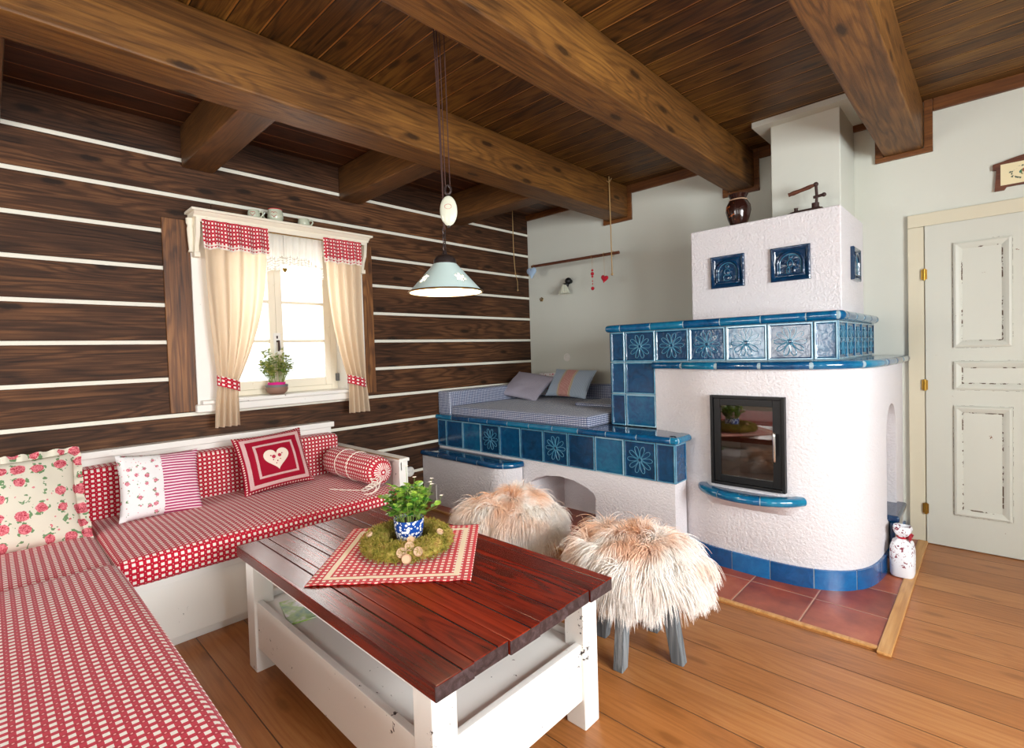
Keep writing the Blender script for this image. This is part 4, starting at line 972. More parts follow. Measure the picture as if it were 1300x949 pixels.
# plants
def leafshape(bm, p, d, up, L, Wd, mi=0):
    d = d.normalized(); s = d.cross(up); s = s.normalized() if s.length > 1e-3 else Vector((1, 0, 0)); n = s.cross(d)
    pr = [(0, .0), (.2, .55), (.5, 1.0), (.8, .65), (1, 0)]
    ctr = [bm.verts.new(p+d*L*t_-n*L*.12*t_*t_) for t_, _ in pr]
    for sg in (1, -1):
        ed = [bm.verts.new(p+d*L*t_+s*sg*Wd/2*w_+n*(L*.06-L*.1*t_*t_)) for t_, w_ in pr[1:4]]
        ch_ = [ctr[0]]+ed+[ctr[4]]
        bm.faces.new((ctr[0], ed[0], ctr[1])); bm.faces.new((ctr[1], ed[0], ed[1], ctr[2])); bm.faces.new((ctr[2], ed[1], ed[2], ctr[3])); bm.faces.new((ctr[3], ed[2], ctr[4]))
def plant(root, c, R, H, nst, nleaf, L, Wd, leafmat, seed, lean=0.5):
    rs = random.Random(seed); bs = BM(); bl = BM(); c = Vector(c)
    for i in range(nst):
        a = rs.uniform(0, 2*PI); rad = R*math.sqrt(rs.random()); h = H*rs.uniform(.55, 1); tip = c+Vector((math.cos(a)*rad, math.sin(a)*rad, h*(1-.35*(rad/R)**2)))
        b0 = c+Vector((math.cos(a), math.sin(a), 0))*min(rad, R*.35); pts = [b0.lerp(tip, t_)+Vector((0, 0, .1*h*math.sin(t_*PI))) for t_ in (0, .33, .66, 1)]
        tube(bs, pts, 0.0012, 4)
        for j in range(nleaf):
            t_ = rs.uniform(.3, 1); p = b0.lerp(tip, t_)+Vector((0, 0, .1*h*math.sin(t_*PI))); an = rs.uniform(0, 2*PI)
            d = Vector((math.cos(an), math.sin(an), rs.uniform(-.2, .8))); s_ = rs.uniform(.6, 1.15); leafshape(bl, p, d, Vector((rs.uniform(-.3, .3), rs.uniform(-.3, .3), 1)), L*s_, Wd*s_)
    out('stems', bs, 'stem', root); out('foliage', bl, leafmat, root, angle=80)
PC = Vector((1.898, -2.908, TOPZ+.0045))
bm = BM(); lathe(bm, [(0, 0), (.075, 0), (.072, .022), (0, .024)], (PC.x, PC.y, TOPZ+.0045), 24); out('moss_base', bm, 'moss', wr); PC.z += .026
fpn = thing('flowering_plant', 'green leafy plant with white blossoms in a blue and white pot inside the wreath', 'plant', PC)
bm = BM(); lathe(bm, [(0, 0), (.045, 0), (.05, .004), (.058, .05), (.060, .085), (.057, .085), (.053, .05), (.045, .012), (0, .012)], PC, 36); out('pot', bm, 'bluepot', fpn)
bm = BM(); lathe(bm, [(0, .078), (.056, .074)], PC, 24); out('soil', bm, 'soil', fpn)
plant(fpn, PC+Vector((0, 0, .075)), 0.118, 0.165, 62, 7, 0.030, 0.030, 'leaf', 3)
bs = BM(); bf = BM(); rs = random.Random(4)
for (dx, dy, h) in ((-.005, .0, .29), (.02, .02, .245), (.07, .06, .225), (.085, .055, .22), (.06, .075, .235), (-.05, -.03, .20), (.1, .09, .17)):
    tip = PC+Vector((dx, dy, h)); tube(bs, [PC+Vector((dx*.4, dy*.4, .1)), PC+Vector((dx*.9, dy*.8, h*.75)), tip], 0.001, 4)
    for q in range(6):
        an = 2*PI*q/6; leafshape(bf, tip, Vector((math.cos(an), math.sin(an), .5)), Vector((0, 0, 1)), .010, .008)
out('flower_stalk', bs, 'stem', fpn); out('blossom', bf, 'petal', fpn)
# window plant
PW = Vector((-0.02, -2.655, 1.0305))
wp = thing('potted_plant', 'yellow-green potted plant in a brown clay bowl on the window sill', 'plant', PW)
bm = BM(); lathe(bm, [(0, 0), (.045, 0), (.064, .015), (.072, .035), (.070, .05)], PW, 32, 0); lathe(bm, [(.070, .05), (.072, .052), (.072, .066), (.066, .066), (.064, .05), (0, .05)], PW, 32, 1); out('pot', bm, ['claypot', 'greyrim'], wp)
bm = BM(); lathe(bm, [(.050, .05), (.058, .082), (.055, .082), (.046, .055)], PW, 32); out('pot_sleeve', bm, 'pink', wp)
plant(wp, PW+Vector((0, 0, .07)), 0.115, 0.28, 50, 15, 0.030, 0.021, 'leaf2', 8)

# ================================================================== STOOLS
def make_stool(label, loc):
    t_ = thing('fur_stool', label, 'stool', loc, 'sheepskin covered stools')
    bm = BM(); lathe(bm, [(0, .36), (.17, .36), (.18, .37), (.18, .395), (.17, .405), (0, .405)], (0, 0, 0), 32); out('seat', bm, 'stoolwood', t_, local=True)
    for k in range(4):
        a = PI/2*k+0.09; d = Vector((math.cos(a), math.sin(a), 0)); s = Vector((-d.y, d.x, 0)); bm = BM()
        top = d*.115+Vector((0, 0, .36)); bot = d*.172
        vs = []
        for p, hw, hd in ((bot, .021, .026), (top, .021, .028)): vs.append([bm.verts.new(p+s*x*hw+d*y*hd) for x, y in ((-1, -1), (1, -1), (1, 1), (-1, 1))])
        bm.faces.new(vs[0][::-1]); bm.faces.new(vs[1])
        for i in range(4): bm.faces.new((vs[0][i], vs[0][(i+1) % 4], vs[1][(i+1) % 4], vs[1][i]))
        bmesh.ops.bevel(bm, geom=list(bm.edges), offset=.003, segments=1, affect='EDGES')
        for v in bm.verts: v.co.x += noise.noise(v.co*25)*.003
        out('leg', bm, 'stoolwood', t_, local=True)
    bm = BM()
    for k in range(4):
        a, b = PI/2*k+.09, PI/2*(k+1)+.09; p = Vector((math.cos(a)*.145, math.sin(a)*.145, .2)); q = Vector((math.cos(b)*.145, math.sin(b)*.145, .2)); tube(bm, [p, q], .009, 8)
    out('stretcher', bm, 'stoolwood', t_, local=True)
    bm = BM(); lathe(bm, [(.205, .30), (.222, .34), (.222, .38), (.19, .425), (.12, .45), (.05, .458), (0, .46)], (0, 0, 0), 40); pelt = out('sheepskin', bm, 'fur', t_, local=True); pelt.location.z = 0.022
    N = 34000; rg = np.random.RandomState(5); a = rg.rand(N)*2*PI; q = rg.rand(N)**0.55
    rad = np.where(q < .75, q/.75*.21, .222); z = np.where(q < .75, .46-.055*(q/.75)**3, .40-(q-.75)/.25*.10)
    p0 = np.stack([np.cos(a)*rad, np.sin(a)*rad, z], 1)
    # locks: neighbouring strands share a direction
    def nz(v, s, o): return np.array([noise.noise(Vector((x*s+o, y*s, w*s))) for x, y, w in v])
    n1, n2, n3 = nz(p0, 14, 0), nz(p0, 14, 31), nz(p0, 22, 77)
    outd = np.stack([np.cos(a), np.sin(a), np.zeros(N)], 1)
    w = np.clip(rad/.2, 0, 1)[:, None]
    d = outd*(0.35+.75*w)+np.stack([n1*1.6, n2*1.6, np.full(N, .62)-.35*w[:, 0]+n3*.5], 1)+rg.randn(N, 3)*.14; d /= np.linalg.norm(d, axis=1)[:, None]
    Ln = (.072+.052*w[:, 0])*(1+.45*n3)*(0.75+.4*rg.rand(N)); K = 8; P = np.empty((N, K, 3)); P[:, 0] = p0; g = np.array([0, 0, -1.])
    cur = p0.copy(); dd = d.copy()
    for i in range(1, K):
        cur = cur+dd*(Ln/(K-1))[:, None]; P[:, i] = cur; dd = dd+g*(.17+.22*w)+rg.randn(N, 3)*.05; dd /= np.linalg.norm(dd, axis=1)[:, None]
    hr = hair('wool', P, [.0012, .0012, .0011, .001, .0009, .0007, .0005, .0002], 'fur', pelt)
    return t_
stool = make_stool('shaggy white and peach sheepskin stool with grey legs beside the table corner', (2.503, -2.19, 0))
dup(stool, (1.70, -2.125, 0), 'shaggy sheepskin stool standing farther back behind the table, before the bench arch', rotz=1.9)

# ================================================================== CURTAINS + SHELF OVER WINDOW
def curtain(label, yl0, yr0, yl1, yr1, ylb, yrb, ztie, zbot, seed, loc):
    root = thing('curtain', label, 'curtain', loc, 'linen curtains of the window')
    bm = BM(); uvl = bm.loops.layers.uv.new('UVMap'); n, m = 70, 50; G = []; ztop = 2.06
    for j in range(m+1):
        z = ztop+(zbot-ztop)*j/m
        if z > ztie: t_ = ((ztop-z)/(ztop-ztie)); e = t_**2.1; yl = yl0+(yl1-yl0)*e; yr = yr0+(yr1-yr0)*e; amp = .020+.008*t_
        else: t_ = (ztie-z)/(ztie-zbot); e = t_**.6; yl = yl1+(ylb-yl1)*e; yr = yr1+(yrb-yr1)*e; amp = .018+.012*t_
        row = []
        for i in range(n+1):
            s = i/n; y = yl+(yr-yl)*s; ph = s*2*PI*4+seed
            x = .122+amp*.8*math.sin(ph+.6*math.sin(z*4+seed))+.006*noise.noise(Vector((s*6, z*2, seed)))
            row.append(bm.verts.new((x, y, z)))
        G.append(row)
    for j in range(m):
        for i in range(n):
            fc = bm.faces.new((G[j][i], G[j][i+1], G[j+1][i+1], G[j+1][i]))
    out('drape', bm, 'linen', root, angle=90)
    bm = BM(); uvl = bm.loops.layers.uv.new('UVMap'); G = []; n = 110; zs = [2.132, 2.11, 2.06, 2.02, 1.985, 1.975, 1.966, 1.956]; mi = [0, 0, 0, 0, 1, 0, 1]
    for z in zs:
        row = []
        for i in range(n+1):
            s = i/n; y = yl0-.01+(yr0-yl0+.02)*s; ph = s*2*PI*6+seed*2; k = (2.132-z)/.176
            row.append((bm.verts.new((.140+(.004+.008*k)*math.sin(ph+.5*math.sin(3*s+seed))+.012*k, y, z-.006*k*math.sin(ph*.5))), (s*(yr0-yl0)*1.5, z)))
        G.append(row)
    for j in range(len(zs)-1):
        for i in range(n):
            q = (G[j][i], G[j][i+1], G[j+1][i+1], G[j+1][i]); fc = bm.faces.new([v[0] for v in q]); fc.material_index = mi[j]
            for l, v in zip(fc.loops, q): l[uvl].uv = v[1]
    out('valance', bm, ['ging', 'ribbon'], root, angle=90)
    bm = BM(); uvl = bm.loops.layers.uv.new('UVMap'); cy = (yl1+yr1)/2; hw = (yr1-yl1)/2+.008; rows = []
    for dz in (-.032, -.02, .02, .032):
        rows.append([(bm.verts.new((.122+.030*math.sin(2*PI*k/30)*(1 if abs(dz) < .03 else .93), cy+hw*math.cos(2*PI*k/30), ztie+dz-.022*math.cos(2*PI*k/30))), (k/30*.3, dz)) for k in range(31)])
    for A, B in zip(rows[:-1], rows[1:]):
        for k in range(30):
            q = (A[k], A[k+1], B[k+1], B[k]); fc = bm.faces.new([v[0] for v in q])
            for l, v in zip(fc.loops, q): l[uvl].uv = v[1]
    out('tieback', bm, 'ging', root, angle=90)
curtain('left beige linen curtain with red checked valance, tied back at the window', -3.105, -2.742, -3.06, -2.945, -3.09, -2.945, 1.13, 0.86, 0.3, (.1, -2.95, 2.06))
curtain('right beige linen curtain with red checked valance, tied back at the window', -2.34, -2.062, -2.19, -2.055, -2.20, -2.035, 1.09, 0.855, 2.1, (.1, -2.2, 2.06))
bm = BM(); uvl = bm.loops.layers.uv.new('UVMap'); n = 90; G = []
for j in range(13):
    row = []
    for i in range(n+1):
        s = i/n; zb = 1.868-.012*abs(math.sin(s*PI*7))-.03*(1 if s > .8 else 0)*s+.03*math.sin(PI*s); z = 2.12+(zb-2.12)*j/12
        row.append((bm.verts.new((.075+.010*math.sin(s*2*PI*9+.4*j*.3)*(.4+j/12), -2.745+.41*s, z)), (s*.41, z-zb)))
    G.append(row)
for j in range(12):
    for i in range(n):
        q = (G[j][i], G[j][i+1], G[j+1][i+1], G[j+1][i]); fc = bm.faces.new([v[0] for v in q])
        for l, v in zip(fc.loops, q): l[uvl].uv = v[1]
o = out('lace_valance', bm, 'lace', angle=90); base(o, (.075, -2.54, 2.12)); tag(o, 'sheer white lace valance hanging between the two curtains', 'curtain')
sh = thing('pelmet_shelf', 'cream painted pelmet shelf above the curtains with brackets at its ends', 'shelf', (0.08, -2.65, 2.15))
bm = BM(); box(bm, 0.002, 0.165, -3.172, -1.965, 2.176, 2.192, 0.003); prism(bm, [(0.002, 2.145), (.125, 2.145), (.128, 2.155), (.140, 2.162), (.152, 2.176), (0.002, 2.176)], -3.155, -1.982, axis='Y'); out('shelf_board', bm, 'cream', sh)
bm = BM(); box(bm, 0.118, 0.132, -3.128, -2.01, 2.118, 2.146, 0.003); out('front_board', bm, 'cream', sh)
for y in (-3.132, -2.01):
    bm = BM(); prism(bm, [(.03, 1.94), (.07, 1.94), (.085, 1.99), (.115, 2.04), (.132, 2.145), (.03, 2.145)], y-.010, y+.012, axis='Y'); box(bm, .03, .085, y-.016, y+.018, 1.912, 1.941, .003)
    if y < -3: lathe(bm, [(.0, 1.941), (.018, 1.941), (.012, 1.955), (.015, 1.99), (.019, 2.08), (.015, 2.10), (.022, 2.115), (.022, 2.145)], (.055, y-.024, 0), 18)
    out('bracket', bm, 'cream', sh)
bm = BM(); tube(bm, [(.10, -3.12, 2.122), (.10, -2.02, 2.122)], .006, 8); out('curtain_rod', bm, 'brass', sh)
# mugs
def mug(name, label, loc, r, h, ang, mat='porcelain', rimm='rimred', bulge=.12, heart=True):
    m_ = thing(name, label, 'cup', loc, 'mugs on the shelf above the window'); loc = Vector(loc)
    bm = BM(); lathe(bm, [(0, 0), (r*.7, 0), (r*.9, .006), (r*(1+bulge), h*.35), (r*(1+bulge*.5), h*.7), (r*.95, h*.95)], loc, 28, 0); lathe(bm, [(r*.95, h*.95), (r, h), (r*.93, h), (r*.9, h*.9)], loc, 28, 1); lathe(bm, [(r*.9, h*.9), (r*.95, h*.4), (r*.7, .01), (0, .008)], loc, 28, 0)
    out('cup_body', bm, [mat, rimm], m_)
    bm = BM(); d = Vector((math.cos(ang), math.sin(ang), 0)); tube(bm, [loc+d*r*(1+bulge*.8)*.97+Vector((0, 0, h*.75)), loc+d*r*1.55+Vector((0, 0, h*.82)), loc+d*r*1.8+Vector((0, 0, h*.55)), loc+d*r*1.5+Vector((0, 0, h*.25)), loc+d*r*1.0+Vector((0, 0, h*.15))], .005, 6); out('handle', bm, mat, m_)
    if heart:
        fa = math.atan2(-.72, .69)+.25; dd = Vector((math.cos(fa), math.sin(fa), 0)); ss = Vector((-dd.y, dd.x, 0)); bm = BM()
        tube(bm, [loc+dd*(r*(1+bulge)+.001-.2*abs(x)**2*r)+ss*x*r*.45+Vector((0, 0, h*.52+y*r*.45)) for x, y in heartpts(18)], .0014, 4, closed=True); out('painted_heart', bm, 'rimred', m_)
mug('mug', 'small cream mug at the left end of the row on the window shelf', (.10, -2.80, 2.1905), .034, .058, math.atan2(.69, .72), 'mint', 'porcelain')
mug('mug', 'largest white mug with a red rim and heart on the window shelf', (.105, -2.665, 2.1905), .045, .085, math.atan2(-.69, -.72), 'mint', 'rimred')
mug('mug', 'plain cream mug at the right end of the row on the window shelf', (.10, -2.47, 2.1905), .036, .055, math.atan2(.69, .72), 'mint', 'porcelain', heart=False)
# ornament in window
ho = thing('hanging_ornament', 'small brass heart ornament hanging in front of the lace valance', 'ornament', (.105, -2.62, 2.10))
bm = BM(); tube(bm, [(.105, -2.62, 2.11), (.106, -2.619, 1.90)], .001, 4); out('thread', bm, 'darkcord', ho)
bm = BM(); prism(bm, [(-2.617+x*.016, 1.878+y*.016) for x, y in heartpts(20)], .101, .109, .002, axis='X'); out('heart', bm, 'brass', ho)

# ================================================================== PENDANT LAMP
LX, LY = 1.95, -2.72
pl = thing('pendant_lamp', 'rise and fall pendant lamp with pale blue-green enamel shade and porcelain weight', 'lamp', (LX, LY, 2.73))
bm = BM(); nA, nH = 360, 60; z0_, z1_, ra, rb = 1.527, 1.645, .152, .046; sl = math.hypot(z1_-z0_, ra-rb)
def hole(a, t_):
    for k in range(4):
        a0 = math.atan2(-.72, .69)+math.radians(-48)+k*PI/2+0.0
        r_here = ra+(rb-ra)*t_; du = ((a-a0+PI) % (2*PI)-PI)*r_here; dv = (t_-.42)*sl
        for (cx_, cy_, e1, e2, rot) in [(.0, .0, .0, .0, 0)]+[(math.cos(q)*.0165, math.sin(q)*.0165, .0100, .0058, q) for q in [PI/3*i+PI/6 for i in range(6)]]:
            if e1 == 0: 
                if du*du+dv*dv < .0035**2: return True
                continue
            x, y = du-cx_, dv-cy_; xr = x*math.cos(rot)+y*math.sin(rot); yr_ = -x*math.sin(rot)+y*math.cos(rot)
            if (xr/e1)**2+(yr_/e2)**2 < 1: return True
    return False
V = [[bm.verts.new((LX+(ra+(rb-ra)*j/nH)*math.cos(2*PI*i/nA), LY+(ra+(rb-ra)*j/nH)*math.sin(2*PI*i/nA), z0_+(z1_-z0_)*j/nH)) for i in range(nA)] for j in range(nH+1)]
V2 = [[bm.verts.new((v.co.x+(LX-v.co.x)*.03, v.co.y+(LY-v.co.y)*.03, v.co.z-.001)) for v in row] for row in V]
for j in range(nH):
    for i in range(nA):
        if hole(2*PI*(i+.5)/nA, (j+.5)/nH): continue
        k = (i+1) % nA; bm.faces.new((V[j][i], V[j][k], V[j+1][k], V[j+1][i])).material_index = 0
        bm.faces.new((V2[j][k], V2[j][i], V2[j+1][i], V2[j+1][k])).material_index = 1
for i in range(nA): bm.faces.new((V[0][(i+1) % nA], V[0][i], V2[0][i], V2[0][(i+1) % nA])).material_index = 0
me_ = bpy.data.meshes.new('lamp_shade'); bmesh.ops.translate(bm, verts=bm.verts, vec=-Vector((LX, LY, 2.73))); bm.to_mesh(me_); bm.free(); me_.materials.append(M['shade']); me_.materials.append(M['shadein']); me_.shade_smooth(); me_.set_sharp_from_angle(angle=.9)
lsh = bpy.data.objects.new('lamp_shade', me_); COL.objects.link(lsh); lsh.parent = pl
bm = BM(); lathe(bm, [(.153, 1.524), (.156, 1.527), (.154, 1.531), (.150, 1.528), (.153, 1.524)], (LX, LY, 0), 64); out('shade_rim', bm, 'rimred' if False else 'brass', lsh)
bm = BM(); lathe(bm, [(.048, 1.643), (.046, 1.66), (.034, 1.675), (.012, 1.683), (.006, 1.70)], (LX, LY, 0), 28); out('lamp_cap', bm, 'darkmetal', pl)
bm = BM(); ball(bm, (LX, LY, 1.578), .028, seg=16); lathe(bm, [(.014, 1.60), (.016, 1.645)], (LX, LY, 0), 16, 1); out('bulb', bm, ['bulb', 'plastic'], pl)
bl_ = bpy.data.lights.new('bulb_light', 'POINT'); bl_.energy = 13; bl_.color = (1, .82, .58); bl_.shadow_soft_size = .03; bo_ = bpy.data.objects.new('bulb_light', bl_); COL.objects.link(bo_); bo_.location = (LX, LY, 1.545)
bm = BM()
for i in range(5):
    zc = 1.70+.018*i; rot = Vector((1, 0, 0)) if i % 2 else Vector((0, 1, 0)); tube(bm, [Vector((LX, LY, zc+.009))+rot*.007*math.cos(t_)+Vector((0, 0, .013*math.sin(t_))) for t_ in [2*PI*k/12 for k in range(12)]], .0022, 5, closed=True)
out('chain', bm, 'darkmetal', pl)
CR = Vector((.7227, .691, 0)); FW = Vector((.69, -.7227, 0))
cw = Vector((LX, LY, 0))+CR*.022
bm = BM(); tube(bm, [(LX, LY, 1.785), (LX, LY, 2.0), (LX-.004, LY-.004, CZ)], .0035, 6); tube(bm, [(LX+CR.x*.004, LY+CR.y*.004, 1.785), (LX-.018*CR.x, LY-.018*CR.y, CZ)], .003, 6)
for s in (.012, .031): tube(bm, [(LX+CR.x*s, LY+CR.y*s, 1.955), (LX+CR.x*(s-.004 if s < .02 else s-.006), LY+CR.y*(s-.005), CZ)], .0022, 6)
out('cable', bm, 'darkcord', pl)
bm = BM()
q = bmesh.ops.create_uvsphere(bm, u_segments=28, v_segments=18, radius=1)
for v in q['verts']:
    p = v.co.copy(); v.co = cw+Vector((0, 0, 1.862))+CR*p.x*.036+Vector((0, 0, p.z*.062))+FW*p.y*.014
out('counterweight', bm, 'porcelain', pl)
bm = BM()
for s in (.8,): tube(bm, [cw+Vector((0, 0, 1.862+.018*s+.0+.012*math.sin(t_)*s))+CR*.018*s*math.cos(t_)+FW*(.0135) for t_ in [2*PI*k/16 for k in range(16)]], .0008, 4, closed=True)
for dz in (): tube(bm, [cw+Vector((0, 0, 1.862+dz))+CR*x+FW*.0115 for x in (-.02, 0, .02)], .0008, 4)
out('painted_motif', bm, 'rimred', pl)
bm = BM(); ball(bm, cw+Vector((0, 0, 1.797)), .006, seg=8); out('weight_finial', bm, 'darkmetal', pl); bm = BM()
tube(bm, [cw+Vector((0, 0, 1.948+.018*math.sin(t_)))+CR*.012*math.cos(t_) for t_ in [2*PI*k/14 for k in range(14)]], .005, 6, closed=True); out('pulley', bm, 'darkmetal', pl)

# ================================================================== ROD, CORDS, HEARTS
RA, RB = Vector((0.235, -0.21, 2.125)), Vector((1.315, -0.33, 2.083))
bm = BM(); tube(bm, [RA, RB], .0135, 12); o = out('hanging_rod', bm, 'dowel'); base(o, (RA+RB)/2); tag(o, 'brown wooden rod hanging in front of the white wall', 'rod')
bm = BM(); tube(bm, [(1.244, -.343, CZ), (1.250, -.343, 2.3), (1.252, -.346, 2.09), (1.254, -.346, 1.91)], .0045, 6); tube(bm, [(1.22, -.343, 2.70), (1.244, -.343, 2.68), (1.27, -.343, 2.71)], .004, 6); ball(bm, (1.254, -.346, 1.905), .011, seg=8)
tube(bm, [Vector((1.252, -.325, 2.083))+Vector((0, .022*math.cos(t_), .022*math.sin(t_))) for t_ in [2*PI*k/12 for k in range(12)]], .003, 5, closed=True)
o = out('ceiling_rope', bm, 'cord'); base(o, (1.25, -.343, CZ)); tag(o, 'long beige cord tied to the ceiling, carrying the right end of the rod', 'cord')
bm = BM(); tube(bm, [(0.072, -.30, 2.708), (0.072, -.30, 2.35), (0.078, -.30, 2.18), (0.09, -.30, 2.06)], .004, 6); tube(bm, [(0.09, -.30, 2.06), (0.115, -.30, 1.98), (.115, -.30, 1.90)], .003, 6); ball(bm, (.115, -.30, 1.895), .009, seg=8); ball(bm, (.09, -.30, 2.06), .008, seg=8)
o = out('ceiling_rope', bm, 'cord'); base(o, (.072, -.30, 2.7)); tag(o, 'beige cord hanging from the ceiling in front of the dark logs', 'cord')
def heart(name, label, top, ctr, s, th, mat, cordm='cord', lean=0):
    root = thing(name, label, 'ornament', top); ctr = Vector(ctr); bm = BM(); n = 36; H = heartpts(n); rings = []
    for k, (sc, dp) in enumerate(((0.02, 1), (.5, .92), (.85, .6), (1, 0), (.85, -.6), (.5, -.92), (.02, -1))):
        rings.append([bm.verts.new(ctr+Vector((x*s*sc*math.cos(lean)-y*s*sc*math.sin(lean), -dp*th, y*s*sc*math.cos(lean)+x*s*sc*math.sin(lean)))) for x, y in H])
    for A, B in zip(rings[:-1], rings[1:]):
        for i in range(n): bm.faces.new((A[i], A[(i+1) % n], B[(i+1) % n], B[i]))
    out('heart', bm, mat, root, angle=80)
    bm = BM(); tube(bm, [Vector(top), ctr+Vector((0, 0, s*.35))], .0016, 4)
    tube(bm, [Vector(top)+Vector((0, .016*math.cos(t_), -.014+.016*math.sin(t_))) for t_ in [2*PI*k/10 for k in range(10)]], .0015, 4, closed=True); out('thread', bm, cordm, root)
    return root
heart('heart_ornament', 'pale blue fabric heart hanging from the left end of the rod', (.26, -.213, 2.142), (.25, -.235, 2.065), .062, .022, 'heartblue')
heart('heart_ornament', 'red fabric heart hanging from the right part of the rod', (1.155, -.3125, 2.106), (1.155, -.3125, 1.885), .038, .012, 'heartred', lean=-.25)
gb = thing('bead_garland', 'short string of red beads and tiny hearts hanging from the rod', 'ornament', (1.02, -.2975, 2.11))
bm = BM(); tube(bm, [(1.02, -.298, 2.11), (1.02, -.298, 1.80)], .0014, 4); tube(bm, [Vector((1.02, -.297, 2.094))+Vector((0, .016*math.cos(t_), .016*math.sin(t_))) for t_ in [2*PI*k/10 for k in range(10)]], .0015, 4, closed=True); out('thread', bm, 'cord', gb)
for z, s in ((1.975, .011), (1.945, .016), (1.92, .010), (1.88, .006), (1.855, .006), (1.815, .016)):
    bm = BM(); ball(bm, (1.02, -.298, z), s, seg=10); out('bead', bm, 'heartred', gb)
# wall lamp
wl = thing('wall_lamp', 'small wall lamp with black ball joint and pleated white glass shade', 'lamp', (.53, 0, 1.95))
bm = BM(); ball(bm, (.565, -.05, 1.955), .034, seg=18); lathe(bm, [(.0, 1.90), (.022, 1.902), (.024, 1.925), (.02, 1.93)], (.545, -.055, 0), 18); tube(bm, [(.56, -.04, 1.955), (.56, -.001, 1.955)], .02, 14); tube(bm, [(.53, -.05, 1.935), (.50, -.055, 1.935)], .004, 6); out('lamp_mount', bm, 'black', wl)
bm = BM(); n = 60; rows = [[bm.verts.new((.535+(r_*(1+.05*math.sin(i*2*PI/n*15)))*math.cos(2*PI*i/n), -.085+(r_*.85*(1+.05*math.sin(i*2*PI/n*15)))*math.sin(2*PI*i/n), z)) for i in range(n)] for r_, z in ((.02, 1.918), (.03, 1.905), (.045, 1.87), (.058, 1.84), (.062, 1.832))]
for A, B in zip(rows[:-1], rows[1:]):
    for i in range(n): bm.faces.new((A[i], A[(i+1) % n], B[(i+1) % n], B[i]))
out('lamp_shade', bm, 'porcelain', wl)
bm = BM()
tube(bm, [(.177+.018*math.cos(t_)*(1+.15*math.sin(5*t_)), -.006, 1.813+.018*math.sin(t_)*(1+.15*math.sin(5*t_))) for t_ in [2*PI*k/30 for k in range(30)]], .004, 6, closed=True); tube(bm, [(.17, -.006, 1.805), (.185, -.006, 1.82)], .004, 6)
o = out('wall_ornament', bm, 'brass'); base(o, (.177, -.006, 1.813)); tag(o, 'tiny brass ring ornament on the white wall below the blue heart', 'ornament')
bm = BM()
def ring(bm, c, rads, N_='Y'):
    c = Vector(c); pr = rads; rows = []
    for r_, d in pr:
        rows.append([bm.verts.new(c+(Vector((r_*math.cos(t_), -d, r_*math.sin(t_))) if N_ == 'Y' else Vector((d, r_*math.cos(t_), r_*math.sin(t_))))) for t_ in [2*PI*k/28 for k in range(28)]])
    for A, B in zip(rows[:-1], rows[1:]):
        for i in range(28): bm.faces.new((A[i], A[(i+1) % 28], B[(i+1) % 28], B[i]))
    bm.faces.new(rows[-1])
ring(bm, (.49, 0, 1.203), [(.040, .001), (.040, .008), (.034, .011), (.026, .009), (.024, .004), (.010, .004), (.008, .009), (.001, .010)])
o = out('wall_socket', bm, 'plastic'); base(o, (.49, 0, 1.203)); tag(o, 'round white socket on the white wall above the bench pillows', 'socket')
bm = BM(); ring(bm, (0.0, -1.60, .285), [(.042, .001), (.042, .012), (.036, .018), (.028, .016), (.026, .008), (.012, .008), (.010, .015), (.001, .016)], 'X')
o = out('wall_socket', bm, 'plastic'); base(o, (0, -1.60, .285)); tag(o, 'round white socket low on the log wall beside the seat arm', 'socket')

# ================================================================== VASE, IRON, PLAQUE, BAG
VC = Vector((2.38, -.585, 2.0525))
vz = thing('vase', 'dark brown glazed vase with fluted neck standing on the chimney ledge', 'vase', VC)
bm = BM(); lathe(bm, [(0, 0), (.048, 0), (.05, .008), (.066, .05), (.078, .10), (.074, .135), (.055, .168), (.047, .18), (.058, .20), (.062, .206), (.056, .204), (.043, .18), (.05, .165), (.06, .12), (.04, .02), (0, .012)], (0, 0, 0), 40); out('vase_body', bm, 'vasebody', vz, local=True)
bm = BM(); lathe(bm, [(.0545, .166), (.0575, .170), (.0535, .1745)], (0, 0, 0), 40); out('gold_band', bm, 'bark', vz, local=True)
ir = thing('flat_iron', 'antique flat iron with turned wooden handle on the chimney ledge', 'iron', (2.76, -.56, 2.0525))
bm = BM(); prism(bm, [(-.105, 0), (-.07, -.028), (0, -.045), (.10, -.045), (.105, -.04), (.105, .04), (.10, .045), (0, .045), (-.07, .028)], 0.0, .022, .003); prism(bm, [(-.08, 0), (-.05, -.02), (.09, -.03), (.09, .03), (-.05, .02)], .022, .03, .003); lathe(bm, [(.012, .03), (.010, .045), (.013, .05), (0, .052)], (-.045, 0, 0), 12); out('sole', bm, 'iron', ir, local=True)
bm = BM(); tube(bm, [(.06, 0, .03), (.06, 0, .06)], .02, 10); tube(bm, [(.065, 0, .05), (.068, 0, .10), (.064, 0, .168)], .008, 8); tube(bm, [(.05, 0, .095), (.10, 0, .10)], .009, 8); ball(bm, (.105, 0, .10), .013, seg=10); ball(bm, (.064, 0, .170), .014, seg=10); out('bracket', bm, 'iron', ir, local=True)
bm = BM(); tube(bm, [(.055, 0, .168), (.03, 0, .162), (-.02, 0, .152), (-.06, 0, .145), (-.075, 0, .142), (-.085, 0, .140)], [.009, .013, .011, .014, .011, .013], 12); out('handle', bm, 'dowel', ir, local=True)
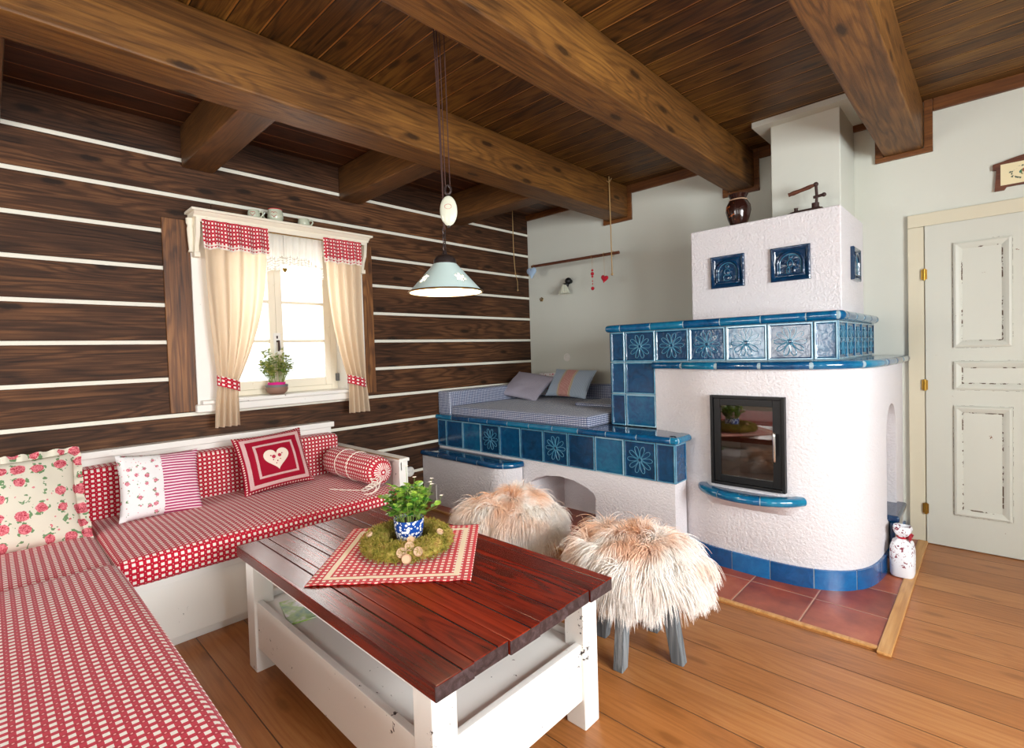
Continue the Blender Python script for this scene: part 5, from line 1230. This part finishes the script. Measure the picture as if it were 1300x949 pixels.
# plaque
pq = thing('wall_plaque', 'small framed plaque with a printed floral emblem hanging above the door', 'plaque', (3.80, -.001, 2.18))
bm = BM(); px0, px1, pz0, pz1 = 3.605, 3.93, 2.125, 2.245
top = [(px0-.012, pz1-.02), (px0-.012, pz1+.012)]+[(px0+(px1-px0)*t_, pz1+.012+.03*math.sin(PI*t_)) for t_ in [i/12 for i in range(1, 12)]]+[(px1+.012, pz1+.012), (px1+.012, pz1-.02)]
prism(bm, [(px0-.005, pz0-.02)]+[(px0+.002, pz1-.022)]+top+[(px1-.002, pz1-.022), (px1+.005, pz0-.02), (px1-.035, pz0-.02), (px1-.045, pz0-.004), (px0+.045, pz0-.004), (px0+.035, pz0-.02)], -.018, -.001, axis='Y'); out('plaque_frame', bm, 'dowel', pq)
bm = BM(); uvl = bm.loops.layers.uv.new('UVMap'); a, b, c_, d = px0+.02, px1-.02, pz0+.006, pz1+.004
fc = bm.faces.new([bm.verts.new(p) for p in ((a, -.0195, c_), (b, -.0195, c_), (b, -.0195, d), (a, -.0195, d))])
for l, (x, z) in zip(fc.loops, ((a, c_), (b, c_), (b, d), (a, d))): l[uvl].uv = (x-(a+b)/2, z-(c_+d)/2)
out('printed_panel', bm, 'plaque', pq, smooth=False)
# bag
bg = thing('gift_bag', 'white printed bag tied with a red ribbon on the tiles beside the stove', 'bag', (3.236, -.685, .0145))
bm = BM(); rows = []; n = 32
for z, a_, b_ in ((0, .045, .075), (.01, .048, .08), (.09, .05, .082), (.15, .048, .08), (.175, .04, .07), (.195, .02, .03), (.205, .016, .02), (.22, .03, .035), (.245, .038, .045), (.26, .034, .04)):
    rows.append([bm.verts.new((math.copysign(abs(math.cos(t_))**.6, math.cos(t_))*a_*1.1*(1+.05*math.sin(7*t_)*(z > .17)), math.copysign(abs(math.sin(t_))**.6, math.sin(t_))*b_*.85*(1+.08*math.cos(9*t_)*(z > .17)), z)) for t_ in [2*PI*k/n for k in range(n)]])
bm.faces.new(rows[0][::-1])
for A, B in zip(rows[:-1], rows[1:]):
    for i in range(n): bm.faces.new((A[i], A[(i+1) % n], B[(i+1) % n], B[i]))
out('bag_body', bm, 'bag', bg, local=True, angle=60)
bm = BM(); tube(bm, [(.021*math.cos(t_), .027*math.sin(t_), .2) for t_ in [2*PI*k/16 for k in range(16)]], .005, 6, closed=True)
for s in (1, -1): tube(bm, [(.02, 0, .2), (.035, s*.025, .215), (.04, s*.045, .205), (.035, s*.03, .195), (.022, 0, .2)], .005, 6)
out('ribbon', bm, 'heartred', bg, local=True)
